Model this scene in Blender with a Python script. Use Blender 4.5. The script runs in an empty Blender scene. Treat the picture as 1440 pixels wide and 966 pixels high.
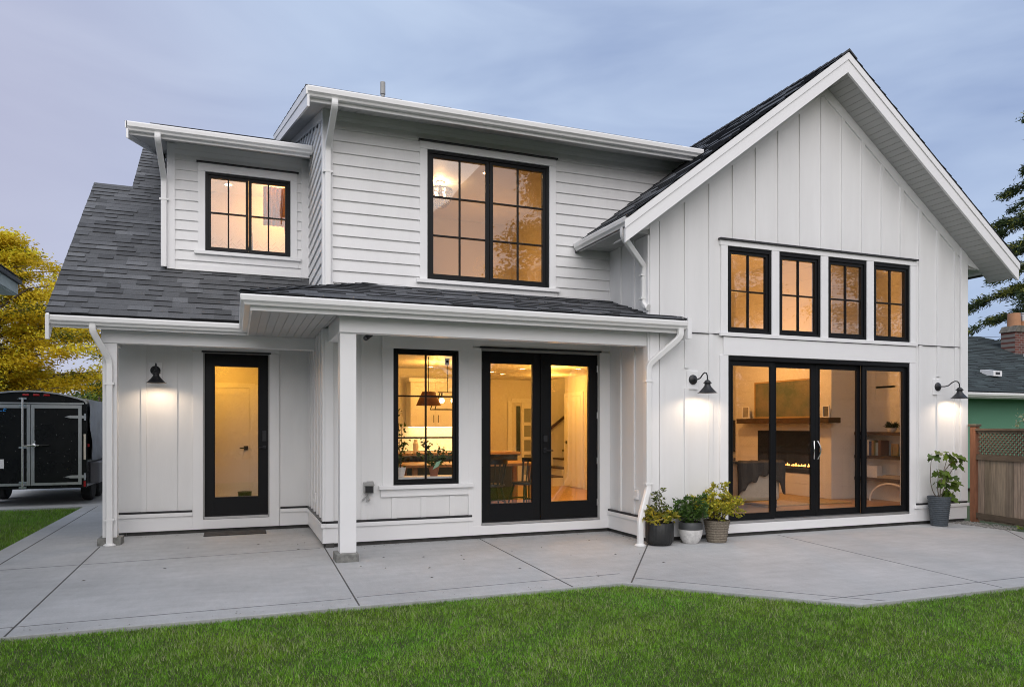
import bpy, math, random
import numpy as np
from mathutils import Vector, Matrix
random.seed(7); RNG = np.random.default_rng(11)
sc = bpy.context.scene; col = sc.collection
R = math.radians

# ------------------------------------------------------------------ camera, sky, sun, exposure
YAW = math.atan2(390, 1017)
cam_d = bpy.data.cameras.new('camera'); cam = bpy.data.objects.new('camera', cam_d); col.objects.link(cam)
cam.location = (0, 0, 1.58); cam.rotation_euler = (R(90), 0, -YAW)
cam_d.sensor_width = 36; cam_d.lens = 1017 / 1440 * 36; cam_d.shift_y = 117 / 1440; cam_d.clip_end = 3000; cam_d.clip_start = .05
sc.camera = cam

SUN_EL, SUN_AZ = R(45), R(203)          # azimuth clockwise from +Y: behind the camera, a little to the left
world = bpy.data.worlds.new('World'); sc.world = world; world.use_nodes = True
def build_world():
    nt = world.node_tree; nt.nodes.clear(); L = nt.links
    N = lambda t, **k: _mk(nt, t, **k)
    out = N('ShaderNodeOutputWorld'); bg = N('ShaderNodeBackground'); bg.inputs['Strength'].default_value = .1
    sky = N('ShaderNodeTexSky'); sky.sky_type = 'NISHITA'; sky.sun_disc = False
    sky.sun_elevation = SUN_EL; sky.sun_rotation = SUN_AZ; sky.air_density = 1.0; sky.dust_density = 1.6; sky.ozone_density = 1.4
    tc = N('ShaderNodeTexCoord')
    sep = N('ShaderNodeSeparateXYZ'); L.new(tc.outputs['Generated'], sep.inputs[0])
    # clouds stretched towards the horizon, soft banks of dusk cloud
    mp = N('ShaderNodeMapping'); mp.inputs['Scale'].default_value = (1.3, 1.3, 5.0); mp.inputs['Rotation'].default_value = (.10, -.06, .4)
    L.new(tc.outputs['Generated'], mp.inputs[0])
    nz = N('ShaderNodeTexNoise'); nz.inputs['Scale'].default_value = 1.55; nz.inputs['Detail'].default_value = 5; nz.inputs['Roughness'].default_value = .5
    nz.inputs['Distortion'].default_value = .5
    L.new(mp.outputs[0], nz.inputs['Vector'])
    cr = N('ShaderNodeValToRGB'); e = cr.color_ramp.elements
    e[0].position = .30; e[0].color = (2.3, 3.0, 4.75, 1); e[1].position = .72; e[1].color = (4.45, 5.3, 6.8, 1)
    L.new(nz.outputs['Fac'], cr.inputs[0])
    # rosy tint low in the sky and to the left (north-west of the house)
    dot = N('ShaderNodeVectorMath'); dot.operation = 'DOT_PRODUCT'; dot.inputs[1].default_value = (-.42, .88, .16)
    L.new(tc.outputs['Generated'], dot.inputs[0])
    mr = N('ShaderNodeMapRange'); mr.inputs[1].default_value = .78; mr.inputs[2].default_value = 1.02
    mr.interpolation_type = 'SMOOTHSTEP'; L.new(dot.outputs['Value'], mr.inputs[0])
    m1 = N('ShaderNodeMix', data_type='RGBA'); m1.inputs[7].default_value = (4.3, 4.12, 5.1, 1)
    mu = N('ShaderNodeMath'); mu.operation = 'MULTIPLY'; mu.inputs[1].default_value = .85
    L.new(mr.outputs[0], mu.inputs[0]); L.new(mu.outputs[0], m1.inputs[0]); L.new(cr.outputs[0], m1.inputs[6])
    # the western sky behind the viewer is brighter and warmer
    mr2 = N('ShaderNodeMapRange'); mr2.inputs[1].default_value = -.1; mr2.inputs[2].default_value = -.9; L.new(sep.outputs[1], mr2.inputs[0])
    m3 = N('ShaderNodeMix', data_type='RGBA'); m3.inputs[7].default_value = (8.6, 8.0, 8.3, 1)
    L.new(mr2.outputs[0], m3.inputs[0]); L.new(m1.outputs[2], m3.inputs[6])
    mx = N('ShaderNodeMix', data_type='RGBA'); mx.inputs[0].default_value = .86
    L.new(sky.outputs[0], mx.inputs[6]); L.new(m3.outputs[2], mx.inputs[7])
    L.new(mx.outputs[2], bg.inputs['Color']); L.new(bg.outputs[0], out.inputs[0])
def _mk(nt, t, **k):
    n = nt.nodes.new(t)
    for a, b in k.items(): setattr(n, a, b)
    return n
build_world()
sun_d = bpy.data.lights.new('sun', 'SUN'); sun_d.energy = 1.5; sun_d.angle = R(85); sun_d.color = (1, .965, .93)
sun = bpy.data.objects.new('sun', sun_d); col.objects.link(sun)
sun.rotation_euler = (R(90) - SUN_EL, 0, math.pi - SUN_AZ)
sun.location = (-5, -10, 12)
vs = sc.view_settings; vs.view_transform = 'Standard'; vs.look = 'None'; vs.gamma = 1; vs.use_curve_mapping = False; vs.exposure = 0.45
sc.render.engine = 'CYCLES'; cy = sc.cycles; cy.pixel_filter_type = 'BLACKMAN_HARRIS'; cy.filter_width = 1.0
cy.use_denoising = True; cy.max_bounces = 8; cy.diffuse_bounces = 4; cy.glossy_bounces = 3; cy.transparent_max_bounces = 16
cy.transmission_bounces = 4; cy.caustics_reflective = False; cy.caustics_refractive = False; cy.sample_clamp_indirect = 4
try: cy.denoiser = 'OPENIMAGEDENOISE'
except Exception: pass

# ------------------------------------------------------------------ helpers
class MB:
    """collects faces; build() links them as one mesh object"""
    def __init__(s): s.v = []; s.f = []; s.c = []; s.m = []; s.cur = (1, 1, 1); s.mi = 0
    def poly(s, pts):
        n = len(s.v); s.v += [tuple(p) for p in pts]; s.f.append(tuple(range(n, n + len(pts)))); s.c.append(s.cur); s.m.append(s.mi)
    def mesh(s, vs, fs):
        n = len(s.v); s.v += [tuple(p) for p in vs]
        for f in fs: s.f.append(tuple(i + n for i in f)); s.c.append(s.cur); s.m.append(s.mi)
    def box(s, x0, x1, y0, y1, z0, z1, M=None):
        if x0 > x1: x0, x1 = x1, x0
        if y0 > y1: y0, y1 = y1, y0
        if z0 > z1: z0, z1 = z1, z0
        P = [(x, y, z) for x in (x0, x1) for y in (y0, y1) for z in (z0, z1)]
        if M is not None: P = [tuple(M @ Vector(p)) for p in P]
        s.mesh(P, [(0, 1, 3, 2), (4, 6, 7, 5), (0, 4, 5, 1), (2, 3, 7, 6), (0, 2, 6, 4), (1, 5, 7, 3)])
    def prism(s, poly, vec):
        """extrude a polygon (3d points) by vec"""
        n = len(poly); A = [Vector(p) for p in poly]; B = [a + Vector(vec) for a in A]
        s.mesh(A + B, [tuple(range(n))[::-1], tuple(range(n, 2 * n))] + [(i, (i + 1) % n, n + (i + 1) % n, n + i) for i in range(n)])
    def bar(s, a, b, w, h=None, up=(0, 0, 1)):
        a = Vector(a); b = Vector(b); d = (b - a); h = h or w; L = d.length; d.normalize()
        u = Vector(up)
        if abs(d.dot(u)) > .95: u = Vector((0, 1, 0))
        x = d.cross(u).normalized(); y = x.cross(d)
        P = []
        for q in (a, b):
            for sx, sy in ((-1, -1), (1, -1), (1, 1), (-1, 1)): P.append(q + x * sx * w / 2 + y * sy * h / 2)
        s.mesh(P, [(3, 2, 1, 0), (4, 5, 6, 7)] + [(i, (i + 1) % 4, 4 + (i + 1) % 4, 4 + i) for i in range(4)])
    def sweep(s, pts, prof, up=(0, 0, 1), closed=False, caps=True):
        """sweep a closed 2d profile (side, up) along a polyline with mitred corners"""
        P = [Vector(p) for p in pts]; n = len(P); m = len(prof); rings = []
        for i in range(n):
            d0 = (P[i] - P[i - 1]).normalized() if i > 0 else None
            d1 = (P[i + 1] - P[i]).normalized() if i < n - 1 else None
            if d0 is None: d0 = d1
            if d1 is None: d1 = d0
            t = (d0 + d1).normalized(); c = max(.3, t.dot(d1)); u = Vector(up)
            if abs(t.dot(u)) > .9: u = Vector((0, 1, 0)) if abs(t.y) < .9 else Vector((1, 0, 0))
            x = t.cross(u).normalized(); y = x.cross(t).normalized()
            # direction in which the mitre stretches
            k = (d1 - d0); st = k.normalized() if k.length > 1e-6 else None
            ring = []
            for a, b in prof:
                o = x * a + y * b
                if st is not None: o = o + st * (o.dot(st)) * (1 / c - 1)
                ring.append(P[i] + o)
            rings.append(ring)
        V = [p for r in rings for p in r]; F = []
        for i in range(n - 1):
            for j in range(m): F.append((i * m + j, i * m + (j + 1) % m, (i + 1) * m + (j + 1) % m, (i + 1) * m + j))
        if caps: F += [tuple(range(m))[::-1], tuple(range((n - 1) * m, n * m))]
        s.mesh(V, F)
    def tube(s, pts, r, k=8, r1=None):
        P = [Vector(p) for p in pts]; n = len(P); V = []; F = []; px = None
        for i in range(n):
            d = (P[min(i + 1, n - 1)] - P[max(i - 1, 0)])
            if d.length < 1e-9: d = Vector((0, 0, 1))
            d.normalize()
            if px is None: px = d.orthogonal().normalized()
            px = (px - d * px.dot(d)); px = px.normalized() if px.length > 1e-6 else d.orthogonal().normalized()
            py = d.cross(px); rr = r if r1 is None else r + (r1 - r) * i / max(1, n - 1)
            for j in range(k):
                a = 2 * math.pi * j / k; V.append(P[i] + (px * math.cos(a) + py * math.sin(a)) * rr)
        for i in range(n - 1):
            for j in range(k): F.append((i * k + j, i * k + (j + 1) % k, (i + 1) * k + (j + 1) % k, (i + 1) * k + j))
        F += [tuple(range(k))[::-1], tuple(range((n - 1) * k, n * k))]
        s.mesh(V, F)
    def lathe(s, prof, c=(0, 0, 0), k=32, M=None, rib=None):
        V = []; F = []; n = len(prof)
        for i, (r, z) in enumerate(prof):
            for j in range(k):
                a = 2 * math.pi * j / k; q = r * (rib(j, z) if rib else 1)
                p = Vector((q * math.cos(a), q * math.sin(a), z))
                if M is not None: p = M @ p
                V.append(p + Vector(c))
        for i in range(n - 1):
            for j in range(k): F.append((i * k + j, i * k + (j + 1) % k, (i + 1) * k + (j + 1) % k, (i + 1) * k + j))
        if prof[0][0] > 1e-5: F.append(tuple(range(k))[::-1])
        if prof[-1][0] > 1e-5: F.append(tuple(range((n - 1) * k, n * k)))
        s.mesh(V, F)
    def ball(s, c, r, k=12, sc=(1, 1, 1)):
        pr = [(max(1e-6, math.sin(math.pi * i / k)), -math.cos(math.pi * i / k)) for i in range(k + 1)]
        s.lathe([(a * r, b * r) for a, b in pr], c, k * 2, Matrix.Diagonal((sc[0], sc[1], sc[2])))
    def build(s, name, mat, parent=None, smooth=False, bevel=0, vc=False):
        me = bpy.data.meshes.new(name); me.from_pydata(s.v, [], s.f)
        for m in (mat if isinstance(mat, (list, tuple)) else [mat]): me.materials.append(m)
        if isinstance(mat, (list, tuple)): me.polygons.foreach_set('material_index', s.m)
        if vc:
            at = me.color_attributes.new('Col', 'FLOAT_COLOR', 'CORNER')
            arr = np.repeat(np.array([(*c, 1) for c in s.c], dtype=np.float32), [len(f) for f in s.f], axis=0)
            at.data.foreach_set('color', arr.ravel())
        if smooth:
            me.polygons.foreach_set('use_smooth', [True] * len(me.polygons))
            try: me.set_sharp_from_angle(angle=R(40))
            except Exception: pass
        me.update()
        return link(name, me, parent, bevel)
def link(name, me, parent=None, bevel=0):
    o = bpy.data.objects.new(name, me); col.objects.link(o)
    if parent is not None:
        o.parent = parent; o.matrix_parent_inverse = Matrix.Identity(4)
        # geometry is written in world space: undo the parent's place
        inv = chain(parent).inverted(); me.transform(inv)
    if bevel:
        b = o.modifiers.new('edge', 'BEVEL'); b.width = bevel; b.segments = 2; b.limit_method = 'ANGLE'; b.angle_limit = R(50)
    return o
def chain(o):
    m = Matrix.Translation(o.location) @ o.rotation_euler.to_matrix().to_4x4()
    return chain(o.parent) @ m if o.parent else m
def thing(name, label, cat, loc=(0, 0, 0), group=None, rz=0):
    o = bpy.data.objects.new(name, None); col.objects.link(o); o.location = loc; o.rotation_euler = (0, 0, rz); o.empty_display_size = .2
    return tag(o, label, cat, group)
def tag(o, label, cat, group=None):
    o['label'] = label; o['category'] = cat
    if group: o['group'] = group
    return o
def setting(o, kind='structure'): o['kind'] = kind; return o
def copy_thing(root, loc, label, rz=0):
    def cp(o, parent):
        c = o.copy(); col.objects.link(c)
        if parent is not None: c.parent = parent
        for ch in list(o.children): cp(ch, c)
        return c
    c = cp(root, None); c.location = loc; c.rotation_euler = (0, 0, rz); c['label'] = label
    return c

# ------------------------------------------------------------------ materials
def new_mat(name):
    m = bpy.data.materials.new(name); m.use_nodes = True; nt = m.node_tree
    return m, nt, nt.nodes['Principled BSDF']
def paint(name, c, rough=.5, var=.0, scale=3, bump=0, bscale=60, metal=0, stretch=(1, 1, 1), spec=.5, vcol=False, dark=None):
    m, nt, b = new_mat(name); L = nt.links
    b.inputs['Base Color'].default_value = (*c, 1); b.inputs['Roughness'].default_value = rough; b.inputs['Metallic'].default_value = metal
    b.inputs['Specular IOR Level'].default_value = spec
    tc = _mk(nt, 'ShaderNodeTexCoord'); mp = _mk(nt, 'ShaderNodeMapping'); mp.inputs['Scale'].default_value = stretch
    L.new(tc.outputs['Object'], mp.inputs[0])
    src = None
    if vcol:
        a = _mk(nt, 'ShaderNodeAttribute', attribute_name='Col'); mm = _mk(nt, 'ShaderNodeMix', data_type='RGBA', blend_type='MULTIPLY'); mm.inputs[0].default_value = 1
        mm.inputs[7].default_value = (*c, 1); L.new(a.outputs['Color'], mm.inputs[6]); src = mm.outputs[2]
    if var:
        n = _mk(nt, 'ShaderNodeTexNoise'); n.inputs['Scale'].default_value = scale; n.inputs['Detail'].default_value = 6; n.inputs['Roughness'].default_value = .62
        L.new(mp.outputs[0], n.inputs['Vector'])
        r = _mk(nt, 'ShaderNodeMapRange'); r.inputs[1].default_value = .25; r.inputs[2].default_value = .75
        r.inputs[3].default_value = 1 - var; r.inputs[4].default_value = 1 + var; L.new(n.outputs['Fac'], r.inputs[0])
        mm = _mk(nt, 'ShaderNodeMix', data_type='RGBA', blend_type='MULTIPLY'); mm.inputs[0].default_value = 1
        if src is None: mm.inputs[6].default_value = (*c, 1)
        else: L.new(src, mm.inputs[6])
        L.new(r.outputs[0], mm.inputs[7]); src = mm.outputs[2]
    if src is not None: L.new(src, b.inputs['Base Color'])
    if bump:
        n2 = _mk(nt, 'ShaderNodeTexNoise'); n2.inputs['Scale'].default_value = bscale; n2.inputs['Detail'].default_value = 4
        L.new(mp.outputs[0], n2.inputs['Vector']); bp = _mk(nt, 'ShaderNodeBump'); bp.inputs['Strength'].default_value = bump; bp.inputs['Distance'].default_value = .01
        L.new(n2.outputs['Fac'], bp.inputs['Height']); L.new(bp.outputs[0], b.inputs['Normal'])
    return m
def concrete_mat():
    m, nt, b = new_mat('concrete'); L = nt.links; tc = _mk(nt, 'ShaderNodeTexCoord'); src = None
    for sc_, st, lo, hi, det in ((.55, (1, 1, 1), .86, 1.13, 5), (2.6, (1, 2.6, 1), .93, 1.07, 6), (9, (1.6, .5, 1), .95, 1.05, 4), (70, (1, 1, 1), .90, 1.10, 3), (260, (1, 1, 1), .86, 1.12, 2)):
        mp = _mk(nt, 'ShaderNodeMapping'); mp.inputs['Scale'].default_value = st; L.new(tc.outputs['Object'], mp.inputs[0])
        n = _mk(nt, 'ShaderNodeTexNoise'); n.inputs['Scale'].default_value = sc_; n.inputs['Detail'].default_value = det; n.inputs['Roughness'].default_value = .6; L.new(mp.outputs[0], n.inputs['Vector'])
        r = _mk(nt, 'ShaderNodeMapRange'); r.inputs[1].default_value = .3; r.inputs[2].default_value = .7; r.inputs[3].default_value = lo; r.inputs[4].default_value = hi; L.new(n.outputs['Fac'], r.inputs[0])
        x = _mk(nt, 'ShaderNodeMix', data_type='RGBA', blend_type='MULTIPLY'); x.inputs[0].default_value = 1
        if src is None: x.inputs[6].default_value = (.40, .405, .405, 1)
        else: L.new(src, x.inputs[6])
        L.new(r.outputs[0], x.inputs[7]); src = x.outputs[2]
    # scattered dark water marks and organic specks
    v = _mk(nt, 'ShaderNodeTexVoronoi'); v.inputs['Scale'].default_value = 5.5; L.new(tc.outputs['Object'], v.inputs['Vector'])
    r = _mk(nt, 'ShaderNodeMapRange'); r.inputs[1].default_value = .02; r.inputs[2].default_value = .07; r.inputs[3].default_value = .72; r.inputs[4].default_value = 1; L.new(v.outputs['Distance'], r.inputs[0])
    x = _mk(nt, 'ShaderNodeMix', data_type='RGBA', blend_type='MULTIPLY'); x.inputs[0].default_value = 1; L.new(src, x.inputs[6]); L.new(r.outputs[0], x.inputs[7]); L.new(x.outputs[2], b.inputs['Base Color'])
    b.inputs['Roughness'].default_value = .78
    n2 = _mk(nt, 'ShaderNodeTexNoise'); n2.inputs['Scale'].default_value = 120; L.new(tc.outputs['Object'], n2.inputs['Vector']); bp = _mk(nt, 'ShaderNodeBump'); bp.inputs['Strength'].default_value = .35; bp.inputs['Distance'].default_value = .004
    L.new(n2.outputs['Fac'], bp.inputs['Height']); L.new(bp.outputs[0], b.inputs['Normal']); return m
def emit(name, c, s):
    m, nt, b = new_mat(name); b.inputs['Base Color'].default_value = (*c, 1); b.inputs['Emission Color'].default_value = (*c, 1); b.inputs['Emission Strength'].default_value = s
    return m
def glass_mat(name, tint=(1, 1, 1), base=.095):
    m = bpy.data.materials.new(name); m.use_nodes = True; nt = m.node_tree; nt.nodes.clear(); L = nt.links
    o = _mk(nt, 'ShaderNodeOutputMaterial'); t = _mk(nt, 'ShaderNodeBsdfTransparent'); t.inputs[0].default_value = (*tint, 1)
    g = _mk(nt, 'ShaderNodeBsdfGlossy'); g.inputs['Roughness'].default_value = .0
    lw = _mk(nt, 'ShaderNodeLayerWeight'); lw.inputs[0].default_value = .5      # 1 - cos of the viewing angle, the same from either side
    pw = _mk(nt, 'ShaderNodeMath', operation='POWER'); pw.inputs[1].default_value = 5; L.new(lw.outputs['Facing'], pw.inputs[0])
    ad = _mk(nt, 'ShaderNodeMath', operation='MULTIPLY_ADD'); ad.inputs[1].default_value = 1 - base; ad.inputs[2].default_value = base
    n = _mk(nt, 'ShaderNodeTexNoise'); n.inputs['Scale'].default_value = 1.3; tc = _mk(nt, 'ShaderNodeTexCoord'); L.new(tc.outputs['Object'], n.inputs['Vector'])
    bp = _mk(nt, 'ShaderNodeBump'); bp.inputs['Strength'].default_value = .06; bp.inputs['Distance'].default_value = .02
    L.new(n.outputs['Fac'], bp.inputs['Height']); L.new(bp.outputs[0], g.inputs['Normal'])
    mx = _mk(nt, 'ShaderNodeMixShader'); L.new(pw.outputs[0], ad.inputs[0]); L.new(ad.outputs[0], mx.inputs[0]); L.new(t.outputs[0], mx.inputs[1]); L.new(g.outputs[0], mx.inputs[2]); L.new(mx.outputs[0], o.inputs[0])
    return m
def leaf_mat(name, c, trans=.35, rough=.5):
    m, nt, b = new_mat(name); L = nt.links
    a = _mk(nt, 'ShaderNodeAttribute', attribute_name='Col'); mm = _mk(nt, 'ShaderNodeMix', data_type='RGBA', blend_type='MULTIPLY'); mm.inputs[0].default_value = 1
    mm.inputs[7].default_value = (*c, 1); L.new(a.outputs['Color'], mm.inputs[6]); L.new(mm.outputs[2], b.inputs['Base Color']); b.inputs['Roughness'].default_value = rough
    b.inputs['Specular IOR Level'].default_value = .3
    t = _mk(nt, 'ShaderNodeBsdfTranslucent'); L.new(mm.outputs[2], t.inputs[0])
    mx = _mk(nt, 'ShaderNodeMixShader'); mx.inputs[0].default_value = trans
    L.new(b.outputs[0], mx.inputs[1]); L.new(t.outputs[0], mx.inputs[2]); L.new(mx.outputs[0], nt.nodes['Material Output'].inputs[0])
    return m
M = {}
M['siding'] = paint('siding', (.775, .775, .77), .55, .055, 2.6, .09, 70, stretch=(1, 1, .18))
M['trim'] = paint('trim', (.82, .82, .82), .45, .02, 2, .03, 120)
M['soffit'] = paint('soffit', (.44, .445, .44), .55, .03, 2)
M['gutter'] = paint('gutter', (.80, .80, .79), .32, .02, 2)
M['black'] = paint('black_frame', (.0065, .007, .008), .42, .1, 4, spec=.22)
M['flash'] = paint('flashing', (.02, .02, .022), .4)
M['grey'] = paint('grey_frame', (.33, .33, .32), .4)
M['alu'] = paint('aluminium', (.62, .62, .62), .32, .06, 8, metal=.9)
M['steel'] = paint('steel', (.75, .75, .74), .22, metal=1)
M['glass'] = glass_mat('window_glass')
M['shingle'] = paint('shingle', (1, 1, 1), .85, .42, 85, .6, 260, vcol=True)
M['drip'] = paint('drip_edge', (.02, .021, .023), .5)
M['concrete'] = concrete_mat()
M['joint'] = paint('joint', (.085, .082, .078), .9, .2, 3)
M['joint_light'] = paint('tooled_joint', (.17, .175, .18), .9, .2, 3)
M['block'] = paint('footing_block', (.20, .20, .185), .9, .5, 14, .6, 40)
M['found'] = paint('foundation', (.07, .068, .065), .9, .4, 8, .5, 30)
M['soil'] = paint('soil', (.05, .06, .02), .95, .4, 6, .5, 40)
M['wallin'] = paint('room_wall', (.74, .72, .68), .6, .03, 1)
M['ceilin'] = paint('room_ceiling', (.78, .77, .75), .6)
M['woodfloor'] = paint('wood_floor', (.44, .25, .12), .35, .25, 5, stretch=(.3, 3, 1))
M['wood'] = paint('wood', (.26, .14, .06), .45, .3, 6, stretch=(1, 6, 1))
M['darkwood'] = paint('dark_wood', (.055, .03, .018), .45, .3, 6)
M['chair'] = paint('chair_black', (.012, .012, .011), .4)
M['lampblack'] = paint('lamp_black', (.014, .015, .018), .42, .15, 30)
M['bulb'] = emit('bulb', (1, .72, .42), 14)
M['bulbsoft'] = emit('bulb_soft', (1, .70, .38), 7)
M['bark'] = paint('bark', (.075, .06, .045), .9, .4, 9, .6, 30)
M['potsoil'] = paint('pot_soil', (.03, .022, .015), .95, .3, 20, .6, 60)
# ------------------------------------------------------------------ ground, lawn, patio
GRY = 6.45
mb = MB(); mb.poly([(-600, -600, -.09), (600, -600, -.09), (600, 900, -.09), (-600, 900, -.09)])
setting(mb.build('ground', paint('far_ground', (.06, .085, .03), .95, .4, .3)))
PATIO = [(-2.8, 6.45), (3.67, 6.45), (5.22, 4.9), (11.06, 4.9), (11.06, 7.5), (11.44, 8.6), (11.44, 12.2), (-2.8, 12.2)]
mb = MB(); mb.prism([(x, y, -.1) for x, y in PATIO], (0, 0, .1))
mb.prism([(-2.8, 12.2, -.1), (-1.2, 12.2, -.1), (-1.2, 16.45, -.1), (-2.8, 16.45, -.1)], (0, 0, .1))
setting(mb.build('patio', M['concrete'], bevel=.006))
mb = MB(); mb.prism([(-9, 16.45, -.1), (-1.3, 16.45, -.1), (-1.3, 36, -.1), (-9, 36, -.1)], (0, 0, .096))
setting(mb.build('driveway', M['concrete']))
mb = MB(); ml = MB()
def jl(m, a, b, w): m.bar((a[0], a[1], -.004), (b[0], b[1], -.004), w, .013)
jl(mb, (-2.5, 6.46), (-2.55, 16.4), .013); jl(mb, (-1.62, 6.46), (-1.66, 10.85), .014); jl(mb, (1.03, 6.46), (1.1, 9.8), .014)
jl(mb, (3.12, 6.46), (3.23, 9.7), .014); jl(mb, (3.76, 6.42), (5.24, 8.5), .016)
jl(mb, (11.0, 7.6), (9.9, 6.4), .012)
jl(ml, (-2.79, 9.44), (1.04, 9.68), .009); jl(ml, (-2.79, 6.73), (1.0, 6.75), .01); jl(ml, (1.06, 6.78), (3.87, 6.86), .01)
jl(ml, (3.9, 6.62), (5.29, 5.14), .01); jl(ml, (5.0, 5.16), (11.0, 5.2), .01); jl(ml, (7.05, 4.92), (7.42, 8.5), .01); jl(ml, (5.29, 5.14), (5.52, 4.92), .01)
jl(ml, (11.0, 7.9), (10.4, 8.2), .009)
setting(mb.build('expansion_joint', M['joint'])); setting(ml.build('tooled_joint', M['joint_light']))
# turf beds under the grass
LAWN = [(-14, -14), (24, -14), (24, 3), (11.06, 4.88), (5.21, 4.88), (3.66, 6.43), (-2.82, 6.43), (-14, 6.43)]
LAWN2 = [(-9, 6.43), (-2.83, 6.43), (-2.83, 16.3), (-9, 16.3)]
mb = MB(); mb.poly([(x, y, -.035) for x, y in LAWN]); mb.poly([(x, y, -.035) for x, y in LAWN2])
setting(mb.build('turf_soil', M['soil']))
def grass(name, pts, h, seed, mat):
    """mown turf: one bent sliver per blade"""
    rg = np.random.default_rng(seed); n = len(pts)
    px, py = pts[:, 0], pts[:, 1]
    # growth patches: density, height and species vary over the lawn
    q = np.sin(px * 2.7 + 1.9 * np.sin(py * 1.9)) * np.sin(py * 3.1 + 1.4 * np.sin(px * 1.7)) * .5 + .5
    q2 = np.sin(px * 1.05 + .8 + np.sin(py * 2.2)) * np.sin(py * 1.4 + px * .55) * .5 + .5
    q3 = np.sin(px * 9.1 + 2 * np.sin(py * 5.3)) * np.sin(py * 8.3 + 2 * np.sin(px * 6.1)) * .5 + .5
    # every tuft (a centimetre or two across) has its own vigour and tone
    ci = (np.floor(px / .013 + .5 * np.sin(py * 60)) * 73856093).astype(np.int64) ^ (np.floor(py / .019 + .5 * np.sin(px * 70)) * 19349663).astype(np.int64)
    hsh = ((ci * 2654435761) % 4294967296) / 4294967296.; hs2 = ((ci * 40503 + 12345) % 65536) / 65536.
    tuft = .50 + 1.0 * hsh ** 1.3
    a = rg.uniform(0, 2 * np.pi, n); hh = h * rg.uniform(.5, 1.1, n) * (.70 + .3 * q3 + .15 * q) * (.55 + .8 * hs2); w = rg.uniform(.0016, .0034, n)
    lean = rg.uniform(.1, .8, n) * hh; la = rg.uniform(0, 2 * np.pi, n); dx, dy = np.cos(a) * w, np.sin(a) * w; z0 = -.036
    V = np.empty((n, 3, 3), np.float32)
    V[:, 0] = np.stack([px - dx, py - dy, np.full(n, z0)], 1); V[:, 1] = np.stack([px + dx, py + dy, np.full(n, z0)], 1)
    V[:, 2] = np.stack([px + np.cos(la) * lean, py + np.sin(la) * lean, z0 + hh], 1)
    me = bpy.data.meshes.new(name); me.vertices.add(n * 3); me.vertices.foreach_set('co', V.ravel())
    me.loops.add(n * 3); me.loops.foreach_set('vertex_index', np.arange(n * 3, dtype=np.int32))
    me.polygons.add(n); me.polygons.foreach_set('loop_start', (np.arange(n) * 3).astype(np.int32)); me.update(calc_edges=True)
    t = rg.uniform(0, 1, n)
    c = np.stack([.098 + .12 * t + .07 * q * q2, .225 + .18 * t + .08 * q2, .014 + .034 * t], 1) * (tuft * (.80 + .36 * q3))[:, None]
    dry = (.6 * hs2 + .4 * rg.uniform(0, 1, n)) > (.86 - .16 * q * q2 - .06 * q3); c[dry] = np.stack([.34 + .1 * t[dry], .40 + .1 * t[dry], .17 + .06 * t[dry]], 1)
    at = me.color_attributes.new('Col', 'FLOAT_COLOR', 'POINT')
    C4 = np.ones((n, 3, 4), np.float32); C4[:, :, :3] = c[:, None, :]; at.data.foreach_set('color', C4.ravel())
    me.materials.append(mat); o = bpy.data.objects.new(name, me); col.objects.link(o); return setting(o, 'stuff')
def inside(p, poly):
    x, y = p[:, 0], p[:, 1]; r = np.zeros(len(p), bool); j = len(poly) - 1
    for i in range(len(poly)):
        xi, yi = poly[i]; xj, yj = poly[j]
        k = ((yi > y) != (yj > y)) & (x < (xj - xi) * (y - yi) / (yj - yi + 1e-12) + xi); r ^= k; j = i
    return r
GM = leaf_mat('grass_blade', (1, 1, 1), .3, .45)
p = RNG.uniform((-7, 1.5), (13, 6.5), (1500000, 2)); dd = np.hypot(p[:, 0], p[:, 1])
keep = inside(p, [(x, y + (.035 if y > 4 else 0)) for x, y in LAWN]) & (RNG.uniform(0, 1, len(p)) < np.clip(1.3 - dd / 11, .3, 1)) & ((p[:, 0] > -4.6))
g = grass('lawn_grass', p[keep], .034, 3, GM); g['label'] = 'mown green lawn in front of the patio'
p = RNG.uniform((-9, 6.4), (-2.8, 16.35), (260000, 2)); p = p[(p[:, 0] > -7)]
g = grass('lawn_grass', p, .055, 4, GM); g['label'] = 'strip of lawn left of the concrete path'

# ------------------------------------------------------------------ the house
HX, HY = 5.0, 12.0
house = thing('farmhouse', 'white two-storey farmhouse with black windows and dark shingle roofs', 'house', (HX, HY, 0))
D, K, G = 11.74, 9.71, 8.585                 # the three front wall planes
XL, XK, XG0, XG1 = -1.62, 1.10, 5.30, 11.42
def intervals(a, b, cuts):
    segs = [(a, b)]
    for c0, c1 in cuts:
        ns = []
        for s0, s1 in segs:
            if c1 <= s0 or c0 >= s1: ns.append((s0, s1)); continue
            if c0 > s0: ns.append((s0, c0))
            if c1 < s1: ns.append((c1, s1))
        segs = ns
    return segs
def axis_fn(kind, at):
    """maps wall coordinates (u along the wall, o outwards, z) to space"""
    if kind == 'front': return lambda u, o, z: (u, at - o, z)
    if kind == 'left': return lambda u, o, z: (at - o, u, z)
    if kind == 'right': return lambda u, o, z: (at + o, u, z)
def wbox(m, F, u0, u1, o0, o1, z0, z1):
    P = [F(u, o, z) for u in (u0, u1) for o in (o0, o1) for z in (z0, z1)]
    m.mesh(P, [(0, 1, 3, 2), (4, 6, 7, 5), (0, 4, 5, 1), (2, 3, 7, 6), (0, 2, 6, 4), (1, 5, 7, 3)])
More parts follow.
